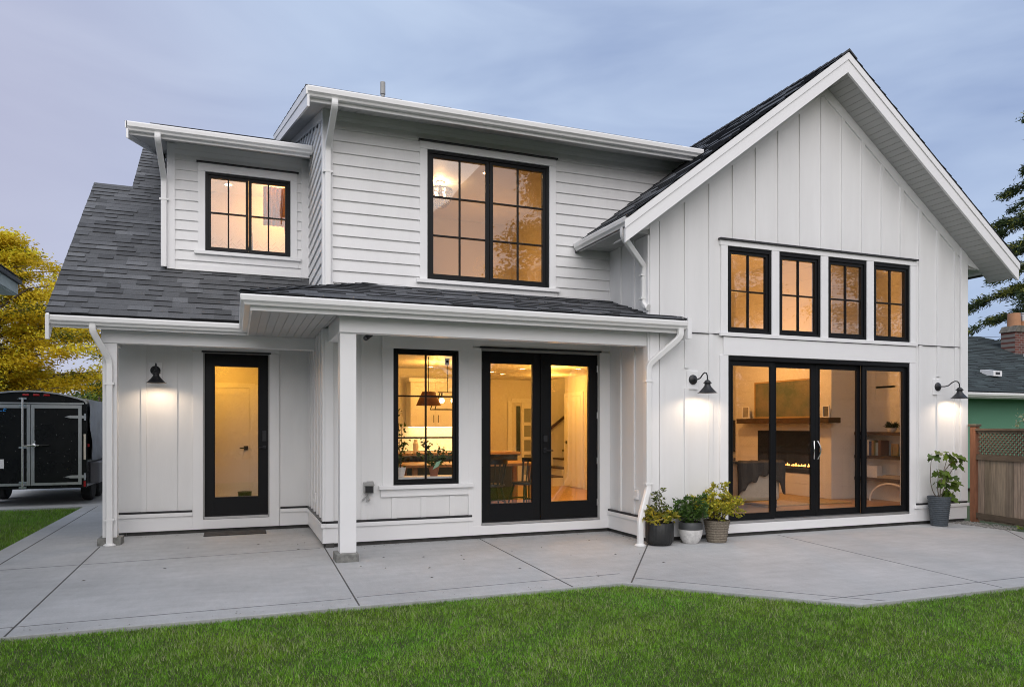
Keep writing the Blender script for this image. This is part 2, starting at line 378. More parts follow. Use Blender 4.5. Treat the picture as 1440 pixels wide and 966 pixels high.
def sheathing(m, F, u0, u1, z0, top, holes, brk=(), o=0, back=.16):
    us = sorted(set([u0, u1] + [h[0] for h in holes if u0 < h[0] < u1] + [h[1] for h in holes if u0 < h[1] < u1] + list(brk)))
    T = top if callable(top) else (lambda u: top)
    for a, b in zip(us, us[1:]):
        mid = (a + b) / 2
        cuts = [(h[2], h[3]) for h in holes if h[0] < mid < h[1]]
        for s0, s1 in intervals(z0, 99, cuts):
            if s0 >= min(T(a), T(b)) and s1 == 99 and s0 > max(T(a), T(b)): continue
            ta, tb = (T(a), T(b)) if s1 == 99 else (s1, s1)
            m.poly([F(a, o, s0), F(b, o, s0), F(b, o, tb), F(a, o, ta)])
            m.poly([F(a, -back, s0), F(b, -back, s0), F(b, -back, tb), F(a, -back, ta)])
    for h in holes:
        a, b, c, d = h
        for P in ([(a, c), (a, d)], [(b, c), (b, d)], [(a, c), (b, c)], [(a, d), (b, d)]):
            m.poly([F(P[0][0], o, P[0][1]), F(P[1][0], o, P[1][1]), F(P[1][0], -back, P[1][1]), F(P[0][0], -back, P[0][1])])
def batten_wall(F, u0, u1, z0, top, holes, battens, ex, brk=(), gaps=()):
    """vertical boards: sheathing plus battens, ex = rectangles where no batten runs"""
    m = MB(); sheathing(m, F, u0, u1, z0, top, holes, brk); T = top if callable(top) else (lambda u: top)
    for b in battens:
        if b < u0 - .01 or b + .07 > u1 + .01: continue
        cuts = [(e[2], e[3]) for e in ex if e[0] < b + .07 and e[1] > b] + [(q - .006, q + .006) for q in gaps]
        for s0, s1 in intervals(z0, 99, cuts):
            ta, tb = (T(b), T(b + .07)) if s1 == 99 else (s1, s1)
            if min(ta, tb) - s0 < .05: continue
            P = [F(b, 0, s0), F(b + .07, 0, s0), F(b + .07, 0, tb), F(b, 0, ta)]; Q = [F(b, .02, s0), F(b + .07, .02, s0), F(b + .07, .02, tb), F(b, .02, ta)]
            m.mesh(P + Q, [(4, 5, 6, 7), (0, 4, 7, 3), (1, 2, 6, 5), (0, 1, 5, 4), (3, 7, 6, 2)])
    return m.build('wall', M['siding'], house)
def lap_wall(F, u0, u1, z0, top, holes, expo=.155, brk=()):
    m = MB(); sheathing(m, F, u0, u1, z0 - .02, top, holes, brk); T = top if callable(top) else (lambda u: top)
    z = z0; zs = []
    while z < max(T(u0), T(u1)): zs.append(z); z += expo
    for z in zs:
        cut = sorted(set([z, z + expo] + [q for h in holes for q in (h[2], h[3]) if z + .004 < q < z + expo - .004]))
        for a, b in zip(cut, cut[1:]):
            mid = (a + b) / 2
            for s0, s1 in intervals(u0, u1, [(h[0], h[1]) for h in holes if h[2] < mid < h[3]]):
                e0, e1 = s0, s1
                if callable(top):                      # clip under a raking soffit
                    n = 24; us = [s0 + (s1 - s0) * i / n for i in range(n + 1)]; ok = [u for u in us if T(u) > b - .02]
                    if not ok: continue
                    e0, e1 = min(ok), max(ok)
                bt = min(b, T((e0 + e1) / 2)) if not callable(top) else b
                oa = .028 - .021 * (a - z) / expo; ob = .028 - .021 * (bt - z) / expo
                m.poly([F(e0, oa, a), F(e1, oa, a), F(e1, ob, bt), F(e0, ob, bt)])
                if a == z:
                    m.poly([F(e0, .0, a), F(e1, .0, a), F(e1, oa, a), F(e0, oa, a)])
    return m.build('wall', M['siding'], house)
FD, FK, FG = axis_fn('front', D), axis_fn('front', K), axis_fn('front', G)
FL, FR = axis_fn('left', XK), axis_fn('left', XG0)
H_door = (-.44, .50, .20, 2.70); H_kw = (2.00, 2.92, .79, 2.64); H_fr = (3.25, 5.13, .19, 2.69)
H_uw = (2.47, 4.30, 3.60, 5.39); H_dw = (-.41, .81, 4.20, 5.39); H_sl = (6.60, 10.13, .19, 2.60)
H_gw = [(6.59, 7.375, 2.93, 4.17), (7.51, 8.30, 2.93, 4.17), (8.44, 9.22, 2.93, 4.17), (9.36, 10.14, 2.93, 4.17)]
RS = .76; RX, RZ = 8.36, 7.04                                  # gable slope and ridge (top of the rake)
gz = lambda x: RZ - RS * abs(x - RX)
bat = [7.09 - .4064 * k for k in range(-12, 40)]
# ground floor walls
batten_wall(FD, XL, XK, .06, 3.0, [H_door], [-1.27, -.86], [(-.6, .67, 0, 2.76), (-1.14, -.93, 2.30, 2.60)])
batten_wall(FL, K, D, .06, 3.05, [], [9.78, 10.12, 10.5, 10.9, 11.3, 11.62], [])
batten_wall(FK, XK, XG0, .06, 3.2, [H_kw, H_fr], [1.57, 1.978, 2.384, 2.79], [(1.78, 3.12, .62, 3.3), (3.1, 5.3, 0, 3.3)])
batten_wall(FR, G, K, .06, lambda u: 4.38, [], [8.95, 9.33], [])
batten_wall(FG, XG0, XG1, .06, lambda u: gz(u) - .15, H_gw + [H_sl], bat, [(6.44, 10.28, 0, 4.24), (5.90, 6.12, 2.12, 2.40), (10.66, 10.86, 2.12, 2.40)], brk=[RX], gaps=[2.9])
batten_wall(axis_fn('right', XG1), G, 16, .06, 4.5, [], [8.9 + .4064 * k for k in range(17)], [])
batten_wall(axis_fn('left', XL), D, 22.5, -.05, lambda u: 3.0 + .79 * max(0, min(u - D + .9, 21.6 - u)) - .1, [], [12.1 + .4064 * k for k in range(24)], [], brk=[17.1])
m = MB(); m.box(XL, 11.5, 22.3, 22.5, -.05, 3.0); m.build('wall', M['siding'], house)
# upper clapboard walls
uz = lambda y: 5.70 + .297 * (y - 9.05)                        # upper shed roof top
lap_wall(FK, XK, 6.75, 3.32, 5.77, [H_uw])
lap_wall(axis_fn('left', XK), K, 15.9, 3.30, lambda u: uz(u) - .15, [])
lap_wall(FD, -.93, XK - .002, 3.90, 5.77, [H_dw], expo=.147)
lap_wall(axis_fn('left', -.93), D, 15.2, 3.9, lambda u: 5.71 + .29 * (u - 11.05) - .2, [], expo=.147)
# skirt boards with a moulded cap and black flashing on top, dark gap underneath
m = MB(); fd = MB()
def skirt(F, u0, u1, cap0=None, cap1=None):
    wbox(m, F, u0, u1, 0, .03, .055, .262); wbox(m, F, cap0 if cap0 is not None else u0, cap1 if cap1 is not None else u1, 0, .052, .262, .315)
    fl = MB(); wbox(fl, F, u0 + .01, u1 - .01, -.01, .038, .316, .345); fl.build('flashing', M['flash'], house)
    wbox(fd, F, u0, u1, -.12, -.015, -.05, .06)
skirt(FD, XL, -.58); skirt(FD, .65, XK - .03); skirt(FL, K - .03, D, K - .052); skirt(FK, XK, 3.12); skirt(FR, G, K)
skirt(FG, XG0, 6.46); skirt(FG, 10.26, XG1, 10.22, XG1 + .05)
wbox(fd, FD, -.6, .7, -.12, -.02, -.05, .06); wbox(fd, FK, 3.1, XG0, -.12, -.02, -.05, .06); wbox(fd, FG, 6.4, 10.3, -.12, -.02, -.05, .06)
wbox(m, FD, -.44, .50, 0, .028, .055, .195); wbox(m, FK, 3.12, 5.30, 0, .032, .055, .185); wbox(m, FG, 6.46, 10.26, 0, .032, .055, .183)
m.build('skirt_board', M['trim'], house, bevel=.004); fd.build('foundation', M['found'], house)
# corner boards, casings that belong to walls, friezes
for F, u0, u1, z0, z1 in ((FK, 3.06, 3.125, .06, 2.9), (FR, G - .024, G + .09, .345, 4.2), (FG, XG0, XG0 + .14, .345, 4.56), (FG, XG1 - .14, XG1 + .02, .345, 4.56),
                          (FL, K - .022, K + .09, .345, 2.86), (FK, XK, XK + .11, .345, 2.86), (axis_fn('left', XK), K - .022, K + .10, 3.3, 5.62), (FK, XK, XK + .10, 3.3, 5.62),
                          (FD, XK - .13, XK - .004, 3.9, 5.62), (FD, -.93, -.82, 3.9, 5.62), (axis_fn('right', XG1), G - .02, G + .12, .345, 4.3)):
    m = MB(); wbox(m, F, u0, u1, .001, .032, z0, 5.74 if z1 == 5.62 else z1); m.build('corner_board', M['trim'], house, bevel=.003)
m = MB()
wbox(m, FK, XK + .1, 6.7, .0, .026, 5.60, 5.76); wbox(m, FD, -.82, XK - .13, 0, .026, 5.60, 5.76)
m.prism([(XK - .026, K - .02, 5.60), (XK - .026, K - .02, 5.76), (XK - .026, 15.9, uz(15.9) - .14), (XK - .026, 15.9, uz(15.9) - .30)], (.026, 0, 0))
wbox(m, FD, -.80, XK - .13, .0, .022, 3.90, 3.985)
for s in (-1, 1):                                              # sloped frieze under the gable soffit
    e = 3.06 if s > 0 else 3.06
    a = [(RX, G - .024, RZ - .262), (RX + s * 3.37, G - .024, RZ - .262 - RS * 3.37), (RX + s * 3.16, G - .024, RZ - .43 - RS * 3.16 + .05), (RX + s * 3.06, G - .024, RZ - .43 - RS * 3.06), (RX, G - .024, RZ - .43)]
    m.prism(a, (0, .023, 0))
m.build('frieze_board', M['trim'], house)
for a, b in ((XG0 + .16, 6.46), (10.27, XG1 - .15)): m = MB(); wbox(m, FG, a, b, 0, .016, 2.895, 2.905); m.build('flashing', M['flash'], house)

# ------------------------------------------------------------------ windows and doors
def frame(m, F, a, b, c, d, w, o0, o1, wt=None, wb=None):
    wt = wt or w; wb = wb or w
    wbox(m, F, a, a + w, o0, o1, c, d); wbox(m, F, b - w, b, o0, o1, c, d)
    wbox(m, F, a + w, b - w, o0, o1, d - wt, d); wbox(m, F, a + w, b - w, o0, o1, c, c + wb)
def window(F, h, sashes, cols, rows, fw=.035, sw=.04, top=0):
    a, b, c, d = h; m = MB(); frame(m, F, a + .002, b - .002, c + .002, d - .002, fw, -.10, .012, fw + top)
    ia, ib, ic, id_ = a + fw, b - fw, c + fw, d - fw - top; n = sashes; sp = (ib - ia) / n; g = []
    for i in range(n):
        s0, s1 = ia + sp * i, ia + sp * (i + 1)
        frame(m, F, s0 + .003, s1 - .003, ic + .003, id_ - .003, sw, -.06, -.006)
        g0, g1, g2, g3 = s0 + sw, s1 - sw, ic + sw, id_ - sw
        g.append((g0, g1, g2, g3))
        for k in range(1, cols): x = g0 + (g1 - g0) * k / cols; wbox(m, F, x - .011, x + .011, -.05, -.012, g2, g3)
        for k in range(1, rows): z = g2 + (g3 - g2) * k / rows; wbox(m, F, g0, g1, -.0495, -.0125, z - .011, z + .011)
    w = m.build('window', M['black'], house, bevel=.002)
    for g0, g1, g2, g3 in g:
        p = MB(); wbox(p, F, g0 - .01, g1 + .01, -.036, -.030, g2 - .01, g3 + .01); p.build('pane', M['glass'], w)
    return w
def casing(parent, F, a, b, c, d, w, wt, ear=.0, cap=True, sill=True, o=.03, sillw=.05):
    m = MB(); wbox(m, F, a - w, a, 0, o, c, d); wbox(m, F, b, b + w, 0, o, c, d); wbox(m, F, a - w - ear, b + w + ear, 0, o + .004, d, d + wt)
    m.build('casing', M['trim'], parent, bevel=.003)
    if cap:
        k = MB(); wbox(k, F, a - w - ear - .02, b + w + ear + .02, 0, o + .03, d + wt, d + wt + .022); k.build('head_flashing', M['flash'], parent)
    if sill:
        k = MB(); wbox(k, F, a - w - .05, b + w + .05, 0, .075, c - .052, c); wbox(k, F, a - w - .02, b + w + .02, 0, .03, c - .155, c - .052); k.build('sill', M['trim'], parent, bevel=.004)
w = window(FD, H_dw, 2, 2, 2); casing(w, FD, *H_dw, .10, .12)
w = window(FK, H_uw, 2, 2, 3, .04, .05); casing(w, FK, *H_uw, .105, .10)
w = window(FK, H_kw, 1, 2, 3, .04, .032); casing(w, FK, *H_kw, .15, .16, cap=False)
# four clerestory windows share one trim surround
tr = MB()
for h in H_gw: window(FG, h, 1, 2, 2, .038, .045, .02)
for a, b in ((6.475, 6.59), (7.375, 7.51), (8.30, 8.44), (9.22, 9.36), (10.14, 10.25)): wbox(tr, FG, a, b, 0, .03, 2.93, 4.17)
wbox(tr, FG, 6.46, 10.265, 0, .034, 4.17, 4.245); wbox(tr, FG, 6.45, 10.275, 0, .05, 2.875, 2.93)
wbox(tr, FG, 6.52, 10.25, 0, .03, 2.605, 2.875); wbox(tr, FG, 6.46, 6.60, 0, .028, .18, 2.605); wbox(tr, FG, 10.13, 10.26, 0, .028, .18, 2.605)
tro = tr.build('window_surround', M['trim'], house, bevel=.003)
k = MB(); wbox(k, FG, 6.44, 10.285, 0, .062, 4.246, 4.27); wbox(k, FG, 6.5, 10.25, 0, .036, 2.866, 2.874); k.build('head_flashing', M['flash'], tro)
def lite_door(name, F, a, b, c, d, stile, top, bot, o0, o1, mat, parent=house):
    m = MB(); frame(m, F, a, b, c, d, stile, o0, o1, top, bot)
    e = .018; frame(m, F, a + stile - .004, b - stile + .004, c + bot - .004, d - top + .004, e, o0 + .008, o1 + .006)
    dr = m.build(name, mat, parent, bevel=.002)
    p = MB(); wbox(p, F, a + stile + .005, b - stile - .005, (o0 + o1) / 2 - .003, (o0 + o1) / 2 + .003, c + bot + .005, d - top - .005); p.build('pane', M['glass'], dr)
    return dr
# back door at the left porch
m = MB(); frame(m, FD, -.44, .50, .20, 2.70, .02, -.10, .016); m.build('door_frame', M['grey'], house)
m = MB(); wbox(m, FD, -.42, .48, -.1, .03, .20, .235); m.build('door_sill', M['alu'], house)
m = MB(); wbox(m, FD, -.58, -.44, 0, .03, .055, 2.70); wbox(m, FD, .50, .645, 0, .03, .055, 2.70); wbox(m, FD, -.58, .645, 0, .034, 2.702, 2.86); m.build('door_casing', M['trim'], house, bevel=.003)
m = MB(); wbox(m, FD, -.46, .52, .0, .045, 2.69, 2.712); m.build('flashing', M['flash'], house)
dr = lite_door('door', FD, -.422, .482, .236, 2.682, .132, .18, .27, -.07, -.022, M['black'])
m = MB(); wbox(m, FD, .40, .455, -.022, .004, 1.36, 1.52); m.build('lock', M['lampblack'], dr)
m = MB(); wbox(m, FD, .405, .45, -.022, -.006, 1.24, 1.29); m.tube([FD(.43, -.02, 1.265), FD(.43, .04, 1.265), FD(.33, .045, 1.262)], .009); m.build('handle', M['lampblack'], dr)
# french doors
m = MB(); wbox(m, FK, 3.25, 3.262, -.1, .016, .19, 2.69); wbox(m, FK, 5.105, 5.13, -.1, .016, .19, 2.69); wbox(m, FK, 3.262, 5.105, -.1, .016, 2.655, 2.69); m.build('door_frame', M['grey'], house)
m = MB(); wbox(m, FK, 3.26, 5.11, -.1, .035, .19, .222); m.build('door_sill', M['alu'], house)
m = MB(); wbox(m, FK, 3.125, 3.25, 0, .03, .055, 2.69); wbox(m, FK, 5.13, XG0 - .002, 0, .03, .055, 2.69); wbox(m, FK, 3.125, XG0 - .002, 0, .034, 2.714, 2.9); m.build('door_casing', M['trim'], house, bevel=.003)
m = MB(); wbox(m, FK, 3.235, 5.15, .0, .045, 2.691, 2.713); m.build('flashing', M['flash'], house)
dl = lite_door('door', FK, 3.258, 4.190, .223, 2.657, .130, .16, .245, -.065, -.018, M['black'])
dr = lite_door('door', FK, 4.194, 5.106, .223, 2.657, .138, .16, .245, -.065, -.018, M['black'])
m = MB(); wbox(m, FK, 4.172, 4.20, -.018, .004, .225, 2.652); m.build('astragal', M['black'], dl)
m = MB(); wbox(m, FK, 4.215, 4.275, -.018, .012, 1.36, 1.45); m.build('lock', M['lampblack'], dr)
m = MB(); wbox(m, FK, 4.22, 4.265, -.018, .0, 1.20, 1.27); m.tube([FK(4.24, -.01, 1.235), FK(4.24, .045, 1.235), FK(4.35, .05, 1.232)], .009); m.build('handle', M['lampblack'], dr)
for z in (.45, 1.07, 1.75, 2.45):
    m = MB(); m.tube([FK(5.10, -.004, z - .05), FK(5.10, -.004, z + .05)], .009); m.build('hinge', M['alu'], dr)
    m = MB(); m.tube([FK(3.266, -.004, z - .05), FK(3.266, -.004, z + .05)], .009); m.build('hinge', M['lampblack'], dl)
# sliding glass wall: two fixed outer panels, two sliding inner panels
m = MB(); frame(m, FG, 6.602, 10.128, .19, 2.598, .028, -.12, .014, .06, .03); m.build('slider_frame', M['black'], house, bevel=.002)
m = MB(); wbox(m, FG, 6.63, 10.10, -.11, .03, .185, .222); m.build('door_sill', M['alu'], house)
for a, b, o in ((6.63, 7.465, -.02), (7.455, 8.283, -.075), (8.287, 9.19, -.075), (9.175, 10.10, -.02)):
    s = lite_door('sliding_door', FG, a, b, .222, 2.545, .068, .07, .085, o - .04, o, M['black'])
    if 7 < a < 8.5:
        x = b - .034 if a < 8 else a + .034; m = MB()
        m.tube([FG(x, o, 1.36)] + [FG(x + (.028 if a > 8 else -.028) * math.sin(math.pi * i / 10), o + .035 * math.sin(math.pi * i / 10) + .012, 1.36 - .27 * i / 10) for i in range(11)] + [FG(x, o, 1.09)], .010); m.build('handle', M['steel'], s, True)
# ------------------------------------------------------------------ roofs: every shingle course and tab is real
def clip(poly, A, B, C):
    """keep the side A*u+B*v+C >= 0 of a 2d polygon"""
    out = []
    for i in range(len(poly)):
        p, q = poly[i], poly[(i + 1) % len(poly)]; dp = A * p[0] + B * p[1] + C; dq = A * q[0] + B * q[1] + C
        if dp >= 0: out.append(p)
        if dp * dq < 0: t = dp / (dp - dq); out.append((p[0] + (q[0] - p[0]) * t, p[1] + (q[1] - p[1]) * t))
    return out
def shingles(m, O, U, Vv, poly, expo=.143, t=.011, seed=1, base=(.092, .098, .108), tabs=(.2, .6)):
    """O origin, U along the eave, Vv up the slope (unit vectors); poly convex counter-clockwise in (u, v)"""
    rg = random.Random(seed); O = Vector(O); U = Vector(U).normalized(); W = Vector(Vv).normalized(); N = U.cross(W).normalized()
    if N.z < 0: N = -N
    ar = sum(poly[i][0] * poly[(i + 1) % len(poly)][1] - poly[(i + 1) % len(poly)][0] * poly[i][1] for i in range(len(poly)))
    P = poly if ar > 0 else poly[::-1]
    H = []
    for i in range(len(P)):
        (x0, y0), (x1, y1) = P[i], P[(i + 1) % len(P)]; H.append((-(y1 - y0), x1 - x0, (y1 - y0) * x0 - (x1 - x0) * y0))
    u0 = min(p[0] for p in P); u1 = max(p[0] for p in P); v0 = min(p[1] for p in P); v1 = max(p[1] for p in P)
    T = lambda u, v, h: O + U * u + W * v + N * h
    v = v0; row = 0
    while v < v1:
        vb = v + expo; u = u0 - rg.uniform(0, .3)
        while u < u1:
            w = rg.uniform(*tabs); k = rg.random(); f = .80 + .36 * rg.random() if k < .72 else (1.22 + .28 * rg.random() if k > .84 else .66)
            th = t * (.25 if rg.random() < .4 else 1.25)
            q = [(u, v), (u + w, v), (u + w, vb), (u, vb)]
            for h in H:
                q = clip(q, *h)
                if not q: break
            if q and len(q) > 2:
                m.cur = tuple(c * f for c in base)
                hh = lambda p: .004 + th * max(0, (1 - (p[1] - v) / expo)) + .0005 * (row % 2)
                m.poly([T(p[0], p[1], hh(p)) for p in q])
                lo = [p for p in q if abs(p[1] - v) < 1e-6]
                if len(lo) >= 2:
                    a = min(p[0] for p in lo); b = max(p[0] for p in lo)
                    m.cur = tuple(c * .35 for c in base); m.poly([T(a, v, -.004), T(b, v, -.004), T(b, v, .004 + th), T(a, v, .004 + th)])  # shadow line under each tab is put into the darker butt-edge colour
            u += w
        v = vb; row += 1
def planks(m, O, U, W, poly, w=.10, gap=.006, t=.008):
    """tongue-and-groove soffit: boards running along W, stepping along U"""
    O = Vector(O); U = Vector(U).normalized(); W = Vector(W).normalized(); N = U.cross(W)
    if N.z > 0: N = -N
    u0 = min(p[0] for p in poly); u1 = max(p[0] for p in poly); ar = sum(poly[i][0] * poly[(i + 1) % len(poly)][1] - poly[(i + 1) % len(poly)][0] * poly[i][1] for i in range(len(poly)))
    P = poly if ar > 0 else poly[::-1]
    m.poly([O + U * p[0] + W * p[1] - N * t for p in P])
    u = u0
    while u < u1:
        q = list(P); q = clip(q, 1, 0, -(u + gap / 2)); q = clip(q, -1, 0, u + w - gap / 2) if q else q
        if q and len(q) > 2: m.prism([O + U * p[0] + W * p[1] for p in q], -N * (t - .001))
        u += w
# --- gable wing
roof = MB(); roof.cur = (.05, .053, .06)
gy0, gy1 = 8.075, 16.0; sl = math.hypot(1, RS); cx, sx = 1 / sl, RS / sl
m = MB()
lenL = (RX - 4.70) * sl; lenR = (12.03 - RX) * sl
# left slope: full width in front of the upper wall, only down to the side wall behind it
ztop = RZ + .012
O = (4.70, 0, ztop - RS * (RX - 4.70))
shingles(m, O, (0, -1, 0), (cx, 0, sx), [(-K + .02, 0), (-gy0, 0), (-gy0, lenL), (-K + .02, lenL)], seed=2)
shingles(m, O, (0, -1, 0), (cx, 0, sx), [(-gy1, .6 * sl), (-K + .02, .6 * sl), (-K + .02, lenL), (-gy1, lenL)], seed=3)
shingles(m, (12.03, 0, ztop - RS * (12.03 - RX)), (0, 1, 0), (-cx, 0, sx), [(gy0, 0), (gy1, 0), (gy1, lenR), (gy0, lenR)], seed=4)
# ridge caps
rg = random.Random(5); y = gy0 - .005
while y < gy1:
    f = rg.uniform(.7, 1.3); m.cur = (.055 * f, .058 * f, .065 * f)
    for s in (-1, 1):
        m.mesh([(RX, y, ztop + .035), (RX + s * .15, y, ztop + .028 - RS * .15), (RX + s * .15, y + .2, ztop + .014 - RS * .15), (RX, y + .2, ztop + .02)], [(0, 1, 2, 3)])
        m.mesh([(RX, y, ztop + .035), (RX + s * .15, y, ztop + .028 - RS * .15), (RX + s * .15, y, ztop + .004 - RS * .15), (RX, y, ztop + .004)], [(0, 1, 2, 3)])
    y += .14
rf = m.build('roof', M['shingle'], house, vc=True)
m = MB()
for s, e in ((-1, 3.64), (1, 3.64)):                           # roof deck below the shingles
    m.prism([(RX, gy0 + .03, RZ), (RX + s * e, gy0 + .03, RZ - RS * e), (RX + s * e, gy0 + .03, RZ - .12 - RS * e), (RX, gy0 + .03, RZ - .12)], (0, (K - gy0 - .05) if s < 0 else gy1 - gy0 - .05, 0))
m.prism([(RX, K, RZ), (5.3, K, RZ - RS * (RX - 5.3)), (5.3, K, RZ - .12 - RS * (RX - 5.3)), (RX, K, RZ - .12)], (0, gy1 - K, 0))
m.build('roof_deck', M['drip'], rf)
m = MB()
for s in (-1, 1):
    e = 3.715 if s < 0 else 3.66
    for z0, z1, y0, y1, ee in ((.0, -.105, 8.085, 8.10, e), (-.109, -.29, 8.098, 8.13, e - .012)):
        m.prism([(RX, y0, RZ + z0), (RX + s * ee, y0, RZ + z0 - RS * ee), (RX + s * ee, y0, RZ + z1 - RS * ee), (RX, y0, RZ + z1)], (0, y1 - y0, 0))
m.build('rake_board', M['trim'], rf)
m = MB()
for s in (-1, 1):
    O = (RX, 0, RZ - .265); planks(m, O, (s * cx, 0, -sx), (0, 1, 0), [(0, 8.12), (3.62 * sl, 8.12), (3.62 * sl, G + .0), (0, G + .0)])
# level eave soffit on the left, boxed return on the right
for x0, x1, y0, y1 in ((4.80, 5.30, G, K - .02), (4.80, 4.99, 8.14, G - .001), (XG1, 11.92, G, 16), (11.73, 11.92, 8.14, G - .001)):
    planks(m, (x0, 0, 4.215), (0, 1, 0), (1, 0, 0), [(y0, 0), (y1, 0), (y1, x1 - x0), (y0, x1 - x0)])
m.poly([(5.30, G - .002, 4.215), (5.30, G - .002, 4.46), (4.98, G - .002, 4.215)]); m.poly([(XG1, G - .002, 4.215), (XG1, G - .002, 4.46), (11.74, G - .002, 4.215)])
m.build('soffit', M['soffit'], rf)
for x in (4.785, 11.915): m = MB(); m.box(x, x + .015, 8.135, K - .02 if x < 8 else 16, 4.195, 4.32); m.build('fascia', M['trim'], rf)
GP = [(-.004, 0), (-.004, .10), (0, .10), (.0, .012), (.055, .008), (.066, .03), (.094, .05), (.100, .092), (.092, .095), (.104, .105), (.110, .09), (.104, .04), (.076, .018), (.066, -.004), (0, -.006)]
def gutter(pts, parent, ends=True):
    g = MB(); g.sweep(pts, GP)
    for e, d in ((pts[0], 1), (pts[-1], -1)):
        pass
    return g
g = gutter([(4.785, K - .06, 4.18), (4.785, 8.15, 4.18)], house)
# travel is -Y: the right-hand side is -X, outwards
g.prism([(4.785, 8.15, 4.175), (4.785, 8.15, 4.28), (4.68, 8.15, 4.285), (4.69, 8.15, 4.215), (4.72, 8.15, 4.175)], (0, .004, 0))
g.prism([(4.785, K - .06, 4.175), (4.785, K - .06, 4.28), (4.68, K - .06, 4.285), (4.69, K - .06, 4.215), (4.72, K - .06, 4.175)], (0, .004, 0))
g.build('gutter', M['gutter'], house)
g = gutter([(11.93, 8.2, 4.19), (11.93, 16, 4.19)], house); g.build('gutter', M['gutter'], house)

# --- main roof on the left
MS = .79; ml_ = math.hypot(1, MS); mc, ms_ = 1 / ml_, MS / ml_
mz = lambda y: 3.03 + MS * (y - 10.66); LY, RYm = 14.1, 16.9
m = MB(); O = (0, 10.66, 3.03)
v1 = (LY - 10.66) * ml_; v2 = (RYm - 10.66) * ml_
vd = .143 * 10; yd = 10.66 + vd * mc                             # the roof stops at the dormer wall
shingles(m, O, (1, 0, 0), (0, mc, ms_), [(-2.24, 0), (XK + .02, 0), (XK + .02, vd), (-2.24, vd)], seed=8, tabs=(.14, .36), base=(.102, .106, .112))
shingles(m, (0, yd, mz(yd)), (1, 0, 0), (0, mc, ms_), [(-2.24, 0), (-.90, 0), (-.90, v1 - vd), (-2.24, v1 - vd)], seed=81, tabs=(.14, .36), base=(.102, .106, .112))
shingles(m, O, (1, 0, 0), (0, mc, ms_), [(-1.66, v1), (-.90, v1), (-.90, v2), (-1.66, v2)], seed=9, tabs=(.14, .36), base=(.102, .106, .112))
shingles(m, (0, 2 * LY - 10.66, 3.03), (-1, 0, 0), (0, -mc, ms_), [(1.62, 0), (2.24, 0), (2.24, v1), (1.62, v1)], seed=10)
shingles(m, (0, 2 * RYm - 10.66, 3.03), (-1, 0, 0), (0, -mc, ms_), [(-12, 0), (1.66, 0), (1.66, v2), (-12, v2)], seed=11, expo=.3, tabs=(.4, .9))
rf = m.build('roof', M['shingle'], house, vc=True)
m = MB()
m.prism([(-2.20, 10.69, mz(10.69) - .01), (-2.20, yd, mz(yd) - .01), (-2.20, yd, mz(yd) - .14), (-2.20, 10.69, mz(10.69) - .14)], (3.3, 0, 0))
m.prism([(-2.20, yd, mz(yd) - .01), (-2.20, LY, mz(LY) - .01), (-2.20, LY, mz(LY) - .14), (-2.20, yd, mz(yd) - .14)], (1.28, 0, 0))
m.prism([(-1.62, LY, mz(LY) - .01), (-1.62, RYm, mz(RYm) - .01), (-1.62, RYm, mz(RYm) - .14), (-1.62, LY, mz(LY) - .14)], (.70, 0, 0))
yb = 2 * LY - 10.69; m.prism([(-2.20, yb, mz(10.69) - .01), (-2.20, LY, mz(LY) - .01), (-2.20, LY, mz(LY) - .14), (-2.20, yb, mz(10.69) - .14)], (.58, 0, 0))
yb = 2 * RYm - 10.69; m.prism([(-1.62, yb, mz(10.69) - .01), (-1.62, RYm, mz(RYm) - .01), (-1.62, RYm, mz(RYm) - .14), (-1.62, yb, mz(10.69) - .14)], (13.2, 0, 0))
m.build('roof_deck', M['drip'], rf)
m = MB()
m.prism([(-2.225, 10.66, mz(10.66) - .005), (-2.225, LY, mz(LY) - .005), (-2.225, LY, mz(LY) - .2), (-2.225, 10.66, mz(10.66) - .2)], (.025, 0, 0))
m.prism([(-1.655, LY, mz(LY) - .005), (-1.655, RYm, mz(RYm) - .005), (-1.655, RYm, mz(RYm) - .2), (-1.655, LY, mz(LY) - .2)], (.025, 0, 0))
m.prism([(-2.235, 10.63, 3.0), (-2.235, 11.25, 3.25), (-2.235, 10.68, 2.69), (-2.235, 10.63, 2.69)], (.04, 0, 0))
m.build('rake_board', M['trim'], rf)
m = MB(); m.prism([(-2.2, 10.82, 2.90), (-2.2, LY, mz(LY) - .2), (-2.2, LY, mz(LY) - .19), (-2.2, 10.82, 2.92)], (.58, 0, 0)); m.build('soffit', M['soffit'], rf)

# --- porch roof (hip at its left end)
pz0 = 3.035; ax, ay, az = 1.67, K, 3.485; pe = 8.33
m = MB(); sF = (az - pz0) / (ay - pe); lF = math.hypot(1, sF)
shingles(m, (0, pe, pz0), (1, 0, 0), (0, 1 / lF, sF / lF), [(.06, 0), (5.30, 0), (5.30, (ay - pe) * lF), (ax, (ay - pe) * lF)], seed=12)
shingles(m, (0, pe, pz0), (1, 0, 0), (0, 1 / lF, sF / lF), [(5.30, 0), (5.80, 0), (5.80, (G - .02 - pe) * lF), (5.30, (G - .02 - pe) * lF)], seed=13)
sL = (az - pz0) / (ax - .06); lL = math.hypot(1, sL)
shingles(m, (.06, 0, pz0), (0, -1, 0), (1 / lL, 0, sL / lL), [(-ay, 0), (-pe, 0), (-ay, (ax - .06) * lL)], seed=14)
yi = lambda x: 10.66 + (pz0 + sL * (x - .06) - 3.03) / MS
shingles(m, (.06, 0, pz0), (0, -1, 0), (1 / lL, 0, sL / lL), [(-yi(.06) - .02, 0), (-ay, 0), (-ay, 1.05 * lL), (-yi(1.11) - .02, 1.05 * lL)], seed=15)
